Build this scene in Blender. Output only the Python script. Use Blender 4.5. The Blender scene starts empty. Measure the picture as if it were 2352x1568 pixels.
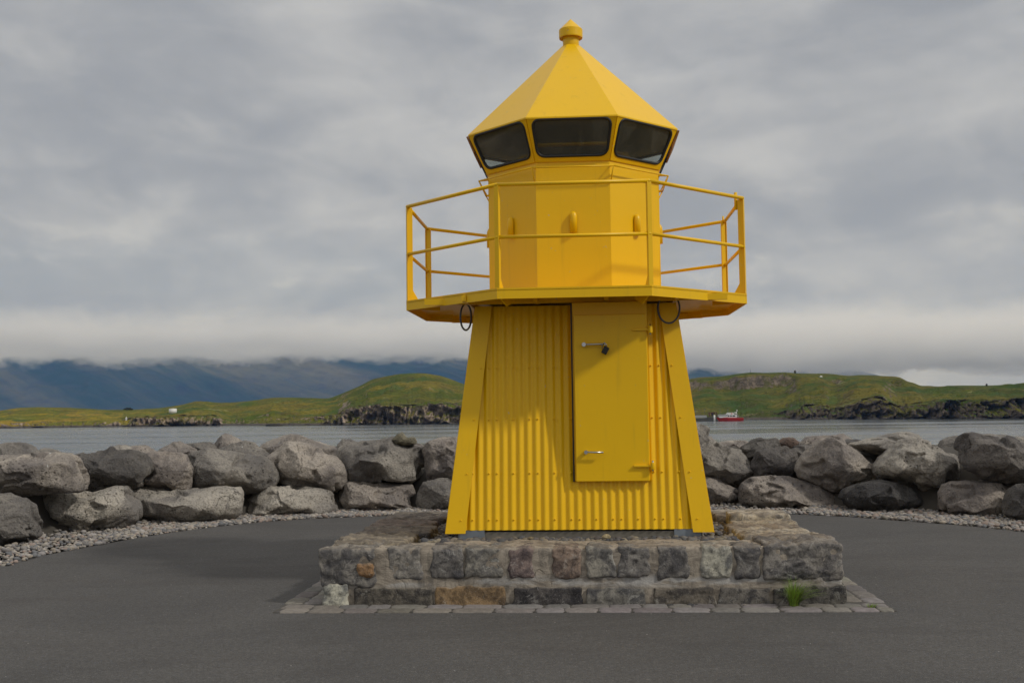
import bpy, bmesh, math, random
import numpy as np
from mathutils import Vector, Matrix

# ------------------------------------------------------------------ camera, world, sun, exposure
R = math.radians
FPX, PITCH, ROLL, EYE = 2543.0, R(3.41), R(0.80), 1.5588      # picture units: 2352 wide
sc = bpy.context.scene
COL = sc.collection
cam_d = bpy.data.cameras.new("camera"); cam = bpy.data.objects.new("camera", cam_d); COL.objects.link(cam)
cam_d.sensor_width = 36.0; cam_d.lens = FPX * 36.0 / 2352.0
cam_d.clip_start = 0.1; cam_d.clip_end = 60000
cam.matrix_world = Matrix.Translation((0, 0, EYE)) @ Matrix.Rotation(R(90) + PITCH, 4, 'X') @ Matrix.Rotation(-ROLL, 4, 'Z')
sc.camera = cam
SUN_AZ, SUN_EL = 62.0, 39.0       # azimuth from the viewing axis reversed, towards the right
sdir = Vector((math.sin(R(SUN_AZ)) * math.cos(R(SUN_EL)), -math.cos(R(SUN_AZ)) * math.cos(R(SUN_EL)), math.sin(R(SUN_EL))))
sun_d = bpy.data.lights.new("sun", 'SUN'); sun = bpy.data.objects.new("sun", sun_d); COL.objects.link(sun)
sun_d.energy = 1.6; sun_d.angle = R(4.0); sun_d.color = (1.0, 0.955, 0.88)
sun.rotation_euler = (-sdir).to_track_quat('-Z', 'Y').to_euler()
sc.view_settings.view_transform = 'Standard'; sc.view_settings.look = 'None'
sc.view_settings.exposure = 0.0; sc.view_settings.gamma = 1.0; sc.view_settings.use_curve_mapping = False
sc.cycles.use_denoising = True
sc.cycles.max_bounces = 8; sc.cycles.diffuse_bounces = 3; sc.cycles.glossy_bounces = 4
sc.cycles.transmission_bounces = 6; sc.cycles.transparent_max_bounces = 16; sc.cycles.volume_bounces = 8
sc.cycles.volume_step_rate = 0.2; sc.cycles.volume_max_steps = 128
sc.cycles.sample_clamp_indirect = 4.0


class NT:
    """small node-graph helper"""
    def __init__(s, tree):
        s.t = tree; s.n = tree.nodes; s.l = tree.links
        s.n.clear()
    def new(s, typ, **kw):
        nd = s.n.new(typ)
        ins = kw.pop('ins', {})
        for k, v in kw.items(): setattr(nd, k, v)
        for k, v in ins.items(): s.put(nd.inputs[k], v)
        return nd
    def put(s, sock, v):
        if isinstance(v, bpy.types.NodeSocket): s.l.new(v, sock)
        else: sock.default_value = v
    def math(s, op, a, b=None, c=None, clamp=False):
        nd = s.new('ShaderNodeMath', operation=op, use_clamp=clamp)
        s.put(nd.inputs[0], a)
        if b is not None: s.put(nd.inputs[1], b)
        if c is not None: s.put(nd.inputs[2], c)
        return nd.outputs[0]
    def vmath(s, op, a, b=None):
        nd = s.new('ShaderNodeVectorMath', operation=op)
        s.put(nd.inputs[0], a)
        if b is not None: s.put(nd.inputs[1], b)
        return nd.outputs[0]
    def noise(s, vec, scale, detail=4, rough=0.55, dist=0.0, lac=2.0):
        nd = s.new('ShaderNodeTexNoise', ins={'Scale': scale, 'Detail': detail, 'Roughness': rough, 'Distortion': dist, 'Lacunarity': lac})
        s.put(nd.inputs['Vector'], vec)
        return nd.outputs['Fac']
    def voro(s, vec, scale, feature='F1', out='Distance', rnd=1.0):
        nd = s.new('ShaderNodeTexVoronoi', feature=feature, ins={'Scale': scale, 'Randomness': rnd})
        s.put(nd.inputs['Vector'], vec)
        return nd.outputs[out]
    def ramp(s, fac, a, b, lo=0.0, hi=1.0):
        nd = s.new('ShaderNodeMapRange', clamp=True, interpolation_type='SMOOTHSTEP', ins={'From Min': a, 'From Max': b, 'To Min': lo, 'To Max': hi})
        s.put(nd.inputs['Value'], fac)
        return nd.outputs[0]
    def mix(s, fac, a, b, mode='MIX'):
        nd = s.new('ShaderNodeMix', data_type='RGBA', blend_type=mode)
        s.put(nd.inputs[0], fac)
        s.put(nd.inputs[6], a if isinstance(a, bpy.types.NodeSocket) else (*a, 1.0) if len(a) == 3 else a)
        s.put(nd.inputs[7], b if isinstance(b, bpy.types.NodeSocket) else (*b, 1.0) if len(b) == 3 else b)
        return nd.outputs[2]
    def scale(s, vec, xyz):
        nd = s.new('ShaderNodeMapping'); nd.inputs['Scale'].default_value = xyz
        s.put(nd.inputs['Vector'], vec)
        return nd.outputs[0]


def c4(c): return (c[0], c[1], c[2], 1.0)


# ---- sky: Nishita daylight behind a broken grey overcast, all from the view direction in the world
world = bpy.data.worlds.new("World"); sc.world = world; world.use_nodes = True
w = NT(world.node_tree)
skyt = w.new('ShaderNodeTexSky', sky_type='NISHITA', sun_disc=False, sun_elevation=R(SUN_EL), sun_rotation=R(180 - SUN_AZ))
tc = w.new('ShaderNodeTexCoord')
sep = w.new('ShaderNodeSeparateXYZ', ins={0: tc.outputs['Generated']})
zz = w.math('ADD', w.math('MAXIMUM', sep.outputs[2], 0.0), 0.13)
pl = w.new('ShaderNodeCombineXYZ', ins={0: w.math('DIVIDE', sep.outputs[0], zz), 1: w.math('DIVIDE', sep.outputs[1], zz), 2: 0.0}).outputs[0]
gen = tc.outputs['Generated']
n1 = w.noise(w.vmath('ADD', pl, (3.1, 7.7, 0.4)), 0.8, 4, 0.5, 0.7)
n3 = w.noise(w.scale(w.vmath('ADD', gen, (0.31, 0.12, 0.7)), (1, 1, 1.5)), 3.4, 5, 0.52, 0.9)
n5 = w.noise(w.scale(w.vmath('ADD', gen, (0.9, 0.2, 0.1)), (1, 1, 2.4)), 8.5, 5, 0.5, 0.6)
n4 = w.noise(w.scale(gen, (1, 1, 2.4)), 20.0, 5, 0.6, 0.5)
cl = w.math('ADD', w.math('ADD', w.math('MULTIPLY', n1, 0.26), w.math('MULTIPLY', n3, 0.40)), w.math('ADD', w.math('MULTIPLY', n5, 0.26), w.math('MULTIPLY', n4, 0.08)))
lum = w.ramp(cl, 0.38, 0.62)
ccol = w.mix(lum, (3.30, 3.42, 3.66), (5.15, 5.18, 5.22))
brk = w.math('MULTIPLY', w.ramp(w.math('ADD', w.math('MULTIPLY', n4, 0.45), w.math('MULTIPLY', n5, 0.55)), 0.54, 0.66), w.ramp(sep.outputs[2], 0.06, 0.22, 1.0, 0.12))
ccol = w.mix(w.math('MULTIPLY', brk, 0.42), ccol, (6.7, 6.6, 6.2))
low = w.ramp(sep.outputs[2], 0.02, 0.12, 1.0, 0.0)
ccol = w.mix(w.math('MULTIPLY', low, 0.20), ccol, (5.0, 5.05, 5.05))
hi = w.ramp(sep.outputs[2], 0.3, 0.9)
ccol = w.mix(hi, ccol, (7.2, 7.05, 6.9))
cov = w.ramp(w.noise(w.vmath('ADD', pl, (1.0, 5.0, 9.0)), 0.6, 4, 0.5), 0.25, 0.5, 0.90, 0.98)
fin = w.mix(cov, skyt.outputs[0], ccol)
below = w.ramp(sep.outputs[2], -0.06, -0.005)
fin = w.mix(below, (1.2, 1.25, 1.3), fin)
bg = w.new('ShaderNodeBackground', ins={'Color': fin, 'Strength': 0.10})
w.new('ShaderNodeOutputWorld', ins={'Surface': bg.outputs[0]})

# ------------------------------------------------------------------ geometry helpers
def ray(px, py):
    u, v = px - 1176.0, 784.0 - py
    c, s = math.cos(ROLL), math.sin(ROLL)
    X, U = u * c + v * s, -u * s + v * c
    ct, st = math.cos(PITCH), math.sin(PITCH)
    return Vector((X, FPX * ct - U * st, FPX * st + U * ct))
def at(px, py, D):                      # point on the ray at world depth y = D
    r = ray(px, py); return Vector((0, 0, EYE)) + r * (D / r.y)
def onz(px, py, z=0.0):                 # point on the ray at height z
    r = ray(px, py); return Vector((0, 0, EYE)) + r * ((z - EYE) / r.z)
TX, TY, PSI = 0.6091, 10.5, R(-3.684)
CP, SP = math.cos(PSI), math.sin(PSI)
def on(px, py, ly):                     # tower-local (x, z) where the ray meets the local plane y = ly
    r = ray(px, py)
    # local y of point o + t r : -(x-TX) SP + (y-TY) CP
    o = TX * SP - TY * CP
    k = -r.x * SP + r.y * CP
    t = (ly - o) / k
    x, y, z = r.x * t, r.y * t, EYE + r.z * t
    return (x - TX) * CP + (y - TY) * SP, z

_rng = np.random.RandomState(7)
_perm = _rng.permutation(256); _perm = np.concatenate([_perm, _perm, _perm])
_grad = _rng.normal(size=(256, 3)); _grad /= np.linalg.norm(_grad, axis=1)[:, None]
def perlin(P):
    P = np.asarray(P, float); I = np.floor(P).astype(int); F = P - I; I &= 255
    U = F * F * F * (F * (F * 6 - 15) + 10)
    out = 0
    for dx in (0, 1):
        for dy in (0, 1):
            for dz in (0, 1):
                h = _perm[_perm[_perm[(I[:, 0] + dx) & 255] + ((I[:, 1] + dy) & 255)] + ((I[:, 2] + dz) & 255)]
                g = _grad[h]
                d = (g * (F - np.array([dx, dy, dz]))).sum(1)
                wx = U[:, 0] if dx else 1 - U[:, 0]; wy = U[:, 1] if dy else 1 - U[:, 1]; wz = U[:, 2] if dz else 1 - U[:, 2]
                out = out + d * wx * wy * wz
    return out * 1.6
def fbm(P, o=4, g=0.5):
    P = np.asarray(P, float); a = 1.0; r = 0
    for i in range(o):
        r = r + a * perlin(P); P = P * 2.03 + 17.3; a *= g
    return r
def ridged(P, o=4, g=0.5):
    P = np.asarray(P, float); a = 1.0; r = 0
    for i in range(o):
        r = r + a * (1 - 2 * np.abs(perlin(P))); P = P * 2.07 + 9.1; a *= g
    return r

def tag(o, label=None, cat=None, group=None, kind=None):
    if label: o['label'] = label
    if cat: o['category'] = cat
    if group: o['group'] = group
    if kind: o['kind'] = kind
    return o
def empty(name, loc=(0, 0, 0), rz=0.0):
    o = bpy.data.objects.new(name, None); COL.objects.link(o); o.empty_display_size = 0.2
    o.location = loc; o.rotation_euler = (0, 0, rz); return o
def link(name, me, mat, parent=None, loc=(0, 0, 0), smooth=False):
    o = bpy.data.objects.new(name, me); COL.objects.link(o); o.location = loc
    if mat: me.materials.append(mat)
    if smooth: me.polygons.foreach_set('use_smooth', [True] * len(me.polygons))
    if parent: o.parent = parent
    return o
def np_mesh(name, V, F, mat, parent=None, loc=(0, 0, 0), smooth=True, colors=None, uv=None):
    me = bpy.data.meshes.new(name)
    V = np.asarray(V, np.float32); F = np.asarray(F, np.int32); k = F.shape[1]
    me.vertices.add(len(V)); me.vertices.foreach_set('co', V.ravel())
    me.loops.add(F.size); me.loops.foreach_set('vertex_index', F.ravel())
    me.polygons.add(len(F)); me.polygons.foreach_set('loop_start', np.arange(0, F.size, k, dtype=np.int32))
    me.polygons.foreach_set('loop_total', np.full(len(F), k, np.int32))
    me.update(calc_edges=True); me.validate()
    if colors is not None:
        a = me.color_attributes.new('Col', 'FLOAT_COLOR', 'POINT')
        a.data.foreach_set('color', np.asarray(colors, np.float32).ravel())
    return link(name, me, mat, parent, loc, smooth)
def ico(sub):
    bm = bmesh.new(); bmesh.ops.create_icosphere(bm, subdivisions=sub, radius=1)
    V = np.array([v.co[:] for v in bm.verts]); F = np.array([[v.index for v in f.verts] for f in bm.faces]); bm.free()
    return V, F
ICO2, ICO3, ICO6 = ico(2), ico(3), ico(6)
ICO1 = ico(1); ICO4 = ico(4)

class MB:
    def __init__(s): s.bm = bmesh.new()
    def box(s, a, b, M=None):
        x0, y0, z0 = a; x1, y1, z1 = b
        v = [s.bm.verts.new((Vector(p) if M is None else M @ Vector(p))) for p in
             ((x0, y0, z0), (x1, y0, z0), (x1, y1, z0), (x0, y1, z0), (x0, y0, z1), (x1, y0, z1), (x1, y1, z1), (x0, y1, z1))]
        for f in ((3, 2, 1, 0), (4, 5, 6, 7), (0, 1, 5, 4), (1, 2, 6, 5), (2, 3, 7, 6), (3, 0, 4, 7)): s.bm.faces.new([v[i] for i in f])
        return s
    def tube(s, p, q, r, n=12, r2=None):
        p, q = Vector(p), Vector(q); d = (q - p).normalized(); r2 = r if r2 is None else r2
        a = d.orthogonal().normalized(); b = d.cross(a)
        L = [[s.bm.verts.new(c + (a * math.cos(t) + b * math.sin(t)) * rr) for t in [2 * math.pi * i / n for i in range(n)]] for c, rr in ((p, r), (q, r2))]
        for i in range(n):
            f = s.bm.faces.new([L[0][i], L[0][(i + 1) % n], L[1][(i + 1) % n], L[1][i]]); f.smooth = True
        s.bm.faces.new(L[0][::-1]); s.bm.faces.new(L[1]); return s
    def path(s, pts, r, n=8, closed=False):
        P = [Vector(p) for p in pts]; N = len(P); rings = []
        up = None
        for i in range(N):
            d = ((P[(i + 1) % N] if closed or i < N - 1 else P[i]) - (P[i - 1] if closed or i > 0 else P[i])).normalized()
            a = d.orthogonal().normalized() if up is None else (up - d * up.dot(d)).normalized()
            up = a; b = d.cross(a)
            rings.append([s.bm.verts.new(P[i] + (a * math.cos(2 * math.pi * j / n) + b * math.sin(2 * math.pi * j / n)) * r) for j in range(n)])
        for i in range(N if closed else N - 1):
            A, B = rings[i], rings[(i + 1) % N]
            for j in range(n):
                f = s.bm.faces.new([A[j], A[(j + 1) % n], B[(j + 1) % n], B[j]]); f.smooth = True
        if not closed: s.bm.faces.new(rings[0][::-1]); s.bm.faces.new(rings[-1])
        return s
    def lathe(s, prof, n=24, c=(0, 0), smooth=True):
        L = []
        for r, z in prof: L.append([s.bm.verts.new((c[0] + r * math.cos(2 * math.pi * i / n), c[1] + r * math.sin(2 * math.pi * i / n), z)) for i in range(n)])
        for k in range(len(L) - 1):
            for i in range(n):
                f = s.bm.faces.new([L[k][i], L[k][(i + 1) % n], L[k + 1][(i + 1) % n], L[k + 1][i]]); f.smooth = smooth
        s.bm.faces.new(L[0][::-1]); s.bm.faces.new(L[-1]); return s
    def poly(s, pts, ext=None):
        v = [s.bm.verts.new(Vector(p)) for p in pts]
        f = s.bm.faces.new(v)
        if ext is not None:
            w2 = [s.bm.verts.new(Vector(p) + Vector(ext)) for p in pts]
            s.bm.faces.new(w2[::-1])
            for i in range(len(v)): s.bm.faces.new([v[i], w2[i], w2[(i + 1) % len(v)], v[(i + 1) % len(v)]])
        return s
    def ball(s, c, r, sub=2, sc=(1, 1, 1)):
        g = bmesh.ops.create_icosphere(s.bm, subdivisions=sub, radius=1)
        for v in g['verts']: v.co = Vector(c) + Vector((v.co.x * sc[0] * r, v.co.y * sc[1] * r, v.co.z * sc[2] * r))
        for f in s.bm.faces:
            if f.verts[0] in g['verts'][:1]: pass
        return s
    def build(s, name, mat, parent=None, loc=(0, 0, 0), bevel=0.0, smooth=None, seg=2):
        bmesh.ops.recalc_face_normals(s.bm, faces=s.bm.faces)
        me = bpy.data.meshes.new(name); s.bm.to_mesh(me); s.bm.free()
        o = link(name, me, mat, parent, loc)
        if smooth: me.polygons.foreach_set('use_smooth', [True] * len(me.polygons))
        if bevel:
            m = o.modifiers.new('bevel', 'BEVEL'); m.width = bevel; m.segments = seg; m.limit_method = 'ANGLE'; m.angle_limit = R(35); m.harden_normals = False
        return o

# ------------------------------------------------------------------ materials
def mat(name):
    m = bpy.data.materials.new(name); m.use_nodes = True
    return m, NT(m.node_tree)
def finish(m, t, col, rough=0.6, metal=0.0, bump=None, bstr=0.3, bdist=0.02, spec=0.5, **kw):
    p = t.new('ShaderNodeBsdfPrincipled')
    t.put(p.inputs['Base Color'], col if isinstance(col, bpy.types.NodeSocket) else c4(col))
    t.put(p.inputs['Roughness'], rough); t.put(p.inputs['Metallic'], metal); p.inputs['Specular IOR Level'].default_value = spec
    if bump is not None:
        b = t.new('ShaderNodeBump', ins={'Strength': bstr, 'Distance': bdist, 'Height': bump}); t.l.new(b.outputs[0], p.inputs['Normal'])
    for k, v in kw.items(): t.put(p.inputs[k], v)
    t.new('ShaderNodeOutputMaterial', ins={'Surface': p.outputs[0]})
    return m
def simple(name, col, rough=0.6, metal=0.0, var=0.12, scale=8.0, bs=0.0):
    m, t = mat(name); tc = t.new('ShaderNodeTexCoord').outputs['Object']
    n = t.noise(tc, scale, 5, 0.6)
    cc = t.mix(n, [x * (1 - var) for x in col], [min(1, x * (1 + var)) for x in col])
    return finish(m, t, cc, rough, metal, n if bs else None, bs, 0.01)

def yellow_paint():
    m, t = mat('yellow_paint'); geo = t.new('ShaderNodeNewGeometry').outputs['Position']
    n = t.noise(geo, 1.6, 5, 0.6, 0.3); f = t.noise(geo, 45.0, 3, 0.6)
    st = t.noise(t.scale(geo, (14, 14, 1.2)), 1.0, 4, 0.6)
    c = t.mix(n, (0.84, 0.490, 0.001), (0.90, 0.540, 0.002))
    c = t.mix(t.math('MULTIPLY', t.ramp(st, 0.56, 0.78), 0.22), c, (0.48, 0.285, 0.02))
    chip = t.ramp(t.noise(geo, 34.0, 3, 0.5), 0.735, 0.76)
    c = t.mix(t.math('MULTIPLY', chip, 0.7), c, (0.55, 0.48, 0.3))
    rgh = t.math('ADD', t.math('MULTIPLY', n, 0.22), 0.27)
    b = t.math('ADD', t.math('MULTIPLY', t.noise(geo, 3.0, 2, 0.5), 1.0), t.math('MULTIPLY', f, 0.05))
    return finish(m, t, c, rgh, 0, b, 0.22, 0.012, 0.36)
YEL = yellow_paint()
BLK = simple('black_rubber', (0.012, 0.012, 0.012), 0.5)
STEEL = simple('stainless_steel', (0.55, 0.55, 0.53), 0.28, 1.0)
GALV = simple('galvanised_plate', (0.22, 0.25, 0.28), 0.5, 0.35, 0.3, 6.0)
DARKIN = simple('dark_interior', (0.24, 0.23, 0.18), 0.8)
OLIVE = simple('interior_yellow', (0.35, 0.25, 0.04), 0.7)
CABLE = simple('grey_cable', (0.07, 0.07, 0.075), 0.55)
CONC = simple('footing_concrete', (0.17, 0.155, 0.125), 0.9, 0, 0.35, 5.0, 0.3)
ORANGE = simple('weathered_orange_panel', (0.30, 0.13, 0.02), 0.6, 0, 0.25, 20.0)
NAVY = simple('lamp_glass_housing', (0.012, 0.018, 0.04), 0.35)
WHITE = simple('white_paint', (0.72, 0.72, 0.70), 0.5, 0, 0.08, 1.0)
RED = simple('red_hull_paint', (0.42, 0.022, 0.016), 0.4, 0, 0.15, 0.6)
DGLASS = simple('boat_glass', (0.02, 0.03, 0.035), 0.1)
GREYM = simple('grey_pier_metal', (0.12, 0.13, 0.14), 0.6)
PIERC = simple('pier_concrete', (0.07, 0.068, 0.06), 0.9, 0, 0.3, 0.5)
BRICKR = simple('shelter_maroon', (0.10, 0.03, 0.03), 0.7)
def glass():
    m, t = mat('tinted_window_glass')
    tr = t.new('ShaderNodeBsdfTransparent', ins={'Color': (0.70, 0.74, 0.72, 1)})
    gl = t.new('ShaderNodeBsdfGlossy', ins={'Color': (1, 1, 1, 1), 'Roughness': 0.03})
    df = t.new('ShaderNodeBsdfDiffuse', ins={'Color': (0.20, 0.20, 0.165, 1)})
    geo = t.new('ShaderNodeNewGeometry').outputs['Position']
    film = t.ramp(t.noise(t.scale(geo, (1, 1, 0.5)), 3.0, 5, 0.65, 0.6), 0.40, 0.75, 0.16, 0.40)  # pale uneven film over the panes, makes them paler
    m1 = t.new('ShaderNodeMixShader', ins={0: film, 1: tr.outputs[0], 2: df.outputs[0]})
    lw = t.new('ShaderNodeLayerWeight', ins={'Blend': 0.5})
    fr = t.math('ADD', t.math('MULTIPLY', t.math('POWER', lw.outputs['Facing'], 5.0), 0.9), 0.045)
    m2 = t.new('ShaderNodeMixShader', ins={0: fr, 1: m1.outputs[0], 2: gl.outputs[0]})
    t.new('ShaderNodeOutputMaterial', ins={'Surface': m2.outputs[0]})
    return m
GLASS = glass()

def boulder_mat():
    m, t = mat('basalt_boulder')
    oi = t.new('ShaderNodeObjectInfo'); tco = t.new('ShaderNodeTexCoord').outputs['Object']
    off = t.new('ShaderNodeCombineXYZ', ins={0: t.math('MULTIPLY', oi.outputs['Random'], 37.0), 1: t.math('MULTIPLY', oi.outputs['Random'], 91.0), 2: 0.0}).outputs[0]
    v = t.vmath('ADD', tco, off)
    big = t.noise(v, 1.1, 4, 0.55, 0.6); mid = t.noise(v, 4.5, 6, 0.62, 0.3); fine = t.noise(v, 38.0, 4, 0.65)
    base = oi.outputs['Color']
    c = t.mix(t.ramp(big, 0.35, 0.66), t.mix(1.0, base, (0.60, 0.59, 0.60), 'MULTIPLY'), t.mix(1.0, base, (1.30, 1.26, 1.18), 'MULTIPLY'))
    patch = t.ramp(t.noise(t.vmath('ADD', v, (5, 5, 5)), 2.6, 7, 0.68, 0.9), 0.55, 0.62)
    c = t.mix(t.math('MULTIPLY', patch, 0.55), c, t.mix(1.0, base, (0.52, 0.51, 0.53), 'MULTIPLY'))
    c = t.mix(t.math('MULTIPLY', t.ramp(mid, 0.5, 0.75), 0.4), c, t.mix(1.0, base, (1.4, 1.33, 1.22), 'MULTIPLY'))
    c = t.mix(t.math('MULTIPLY', t.ramp(fine, 0.50, 0.62), 0.60), c, t.mix(1.0, base, (0.42, 0.41, 0.40), 'MULTIPLY'))
    c = t.mix(t.math('MULTIPLY', t.ramp(t.noise(t.vmath('ADD', v, (3, 3, 8)), 55.0, 4, 0.7), 0.56, 0.68), 0.45), c, t.mix(1.0, base, (1.75, 1.7, 1.6), 'MULTIPLY'))
    # vesicles: clusters of small holes
    dens = t.ramp(t.noise(t.vmath('ADD', v, (9, 1, 4)), 1.7, 2, 0.5), 0.46, 0.62)
    hole = t.math('MULTIPLY', t.ramp(t.voro(v, 17.0), 0.17, 0.30, 1.0, 0.0), dens)
    c = t.mix(t.math('MULTIPLY', hole, 0.7), c, t.mix(1.0, base, (0.28, 0.27, 0.26), 'MULTIPLY'))
    # bird lime
    lime = t.ramp(t.noise(t.scale(v, (9.0, 9.0, 2.6)), 1.0, 2, 0.5), 0.755, 0.77)
    c = t.mix(t.math('MULTIPLY', lime, 0.75), c, (0.6, 0.6, 0.57))
    cr = t.voro(t.vmath('ADD', v, t.vmath('MULTIPLY', t.new('ShaderNodeTexNoise', ins={'Vector': v, 'Scale': 2.0}).outputs['Color'], (0.8, 0.8, 0.8))), 1.3, 'DISTANCE_TO_EDGE')
    crack = t.math('MULTIPLY', t.ramp(cr, 0.0, 0.007, 1.0, 0.0), t.ramp(big, 0.53, 0.60))
    c = t.mix(t.math('MULTIPLY', crack, 0.35), c, t.mix(1.0, base, (0.3, 0.3, 0.3), 'MULTIPLY'))
    h = t.math('ADD', t.math('ADD', t.math('MULTIPLY', mid, 1.0), t.math('MULTIPLY', fine, 0.40)), t.math('MULTIPLY', t.math('ADD', hole, crack), -0.35))
    return finish(m, t, c, 0.93, 0, h, 0.9, 0.07, 0.2)
ROCK = boulder_mat()

def masonry_mat(name, rough_scale=1.0):
    m, t = mat(name)
    oi = t.new('ShaderNodeObjectInfo'); g = t.new('ShaderNodeNewGeometry'); geo = g.outputs['Position']
    geo = t.vmath('ADD', geo, t.new('ShaderNodeCombineXYZ', ins={0: t.math('MULTIPLY', oi.outputs['Random'], 17.0), 1: 0.0, 2: t.math('MULTIPLY', oi.outputs['Random'], 31.0)}).outputs[0])
    base = oi.outputs['Color']
    big = t.noise(geo, 6.0, 5, 0.65, 0.9); fine = t.noise(geo, 75.0, 5, 0.75); mid = t.noise(geo, 20.0, 6, 0.7, 0.5)
    c = t.mix(t.ramp(big, 0.36, 0.64), t.mix(1.0, base, (0.50, 0.50, 0.54), 'MULTIPLY'), t.mix(1.0, base, (1.45, 1.40, 1.30), 'MULTIPLY'))
    c = t.mix(t.math('MULTIPLY', t.ramp(mid, 0.50, 0.62), 0.65), c, t.mix(1.0, base, (0.33, 0.33, 0.35), 'MULTIPLY'))
    lich = t.ramp(t.noise(t.vmath('ADD', geo, (4, 8, 2)), 8.0, 7, 0.75, 0.9), 0.575, 0.63)
    c = t.mix(t.math('MULTIPLY', lich, 0.75), c, t.mix(0.5, t.mix(1.0, base, (1.8, 1.8, 1.8), 'MULTIPLY'), (0.38, 0.37, 0.33)))
    c = t.mix(t.math('MULTIPLY', t.ramp(fine, 0.52, 0.66), 0.45), c, t.mix(1.0, base, (0.32, 0.32, 0.32), 'MULTIPLY'))
    c = t.mix(t.math('MULTIPLY', t.ramp(t.noise(t.vmath('ADD', geo, (7, 1, 3)), 110.0, 3, 0.6), 0.60, 0.7), 0.5), c, (0.36, 0.35, 0.32))
    nz = t.new('ShaderNodeSeparateXYZ', ins={0: g.outputs['Normal']}).outputs[2]
    top = t.ramp(t.math('ADD', nz, t.math('MULTIPLY', t.math('SUBTRACT', mid, 0.5), 0.5)), 0.55, 0.85)
    dust = t.mix(t.ramp(big, 0.35, 0.65), (0.175, 0.150, 0.120), (0.30, 0.262, 0.215))
    c = t.mix(t.math('MULTIPLY', top, 0.38), c, t.mix(t.math('MULTIPLY', t.ramp(fine, 0.5, 0.7), 0.5), dust, (0.11, 0.10, 0.085)))
    h = t.math('ADD', t.math('MULTIPLY', mid, 1.0), t.math('MULTIPLY', fine, 0.35))
    return finish(m, t, c, 0.92, 0, h, 0.8, 0.022, 0.2)
STONE = masonry_mat('masonry_stone')
def mortar_mat():
    m, t = mat('lime_mortar'); geo = t.new('ShaderNodeNewGeometry').outputs['Position']
    a = t.noise(t.scale(geo, (3.0, 3.0, 6.0)), 1.0, 7, 0.7, 1.0); b = t.noise(geo, 40.0, 6, 0.75)
    s = t.noise(t.scale(geo, (14, 14, 2.0)), 1.0, 5, 0.65, 0.5)
    c = t.mix(t.ramp(a, 0.34, 0.60), (0.18, 0.155, 0.125), (0.385, 0.335, 0.27))
    c = t.mix(t.math('MULTIPLY', t.ramp(s, 0.48, 0.66), 0.6), c, (0.12, 0.11, 0.095))
    zz_ = t.new('ShaderNodeSeparateXYZ', ins={0: geo}).outputs[2]
    band = t.math('MULTIPLY', t.ramp(zz_, 0.12, 0.19), t.ramp(zz_, 0.20, 0.27, 1.0, 0.0))
    c = t.mix(t.math('MULTIPLY', t.math('MULTIPLY', band, t.ramp(t.noise(t.scale(geo, (1.2, 1.2, 5)), 2.2, 4, 0.6), 0.42, 0.6)), 0.75), c, (0.50, 0.49, 0.47))
    crk = t.voro(t.vmath('ADD', t.scale(geo, (1, 1, 0.5)), t.vmath('MULTIPLY', t.new('ShaderNodeTexNoise', ins={'Vector': geo, 'Scale': 7.0}).outputs['Color'], (0.25, 0.25, 0.25))), 1.6, 'DISTANCE_TO_EDGE')
    ck = t.math('MULTIPLY', t.ramp(crk, 0.0, 0.007, 1.0, 0.0), t.ramp(a, 0.56, 0.62))
    c = t.mix(t.math('MULTIPLY', ck, 0.6), c, (0.03, 0.027, 0.022))
    c = t.mix(t.math('MULTIPLY', t.ramp(b, 0.52, 0.7), 0.3), c, (0.10, 0.09, 0.075))
    return finish(m, t, c, 0.95, 0, t.math('ADD', t.math('ADD', a, t.math('MULTIPLY', b, 0.35)), t.math('MULTIPLY', ck, -0.5)), 0.8, 0.03, 0.2)
MORTAR = mortar_mat()
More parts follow.
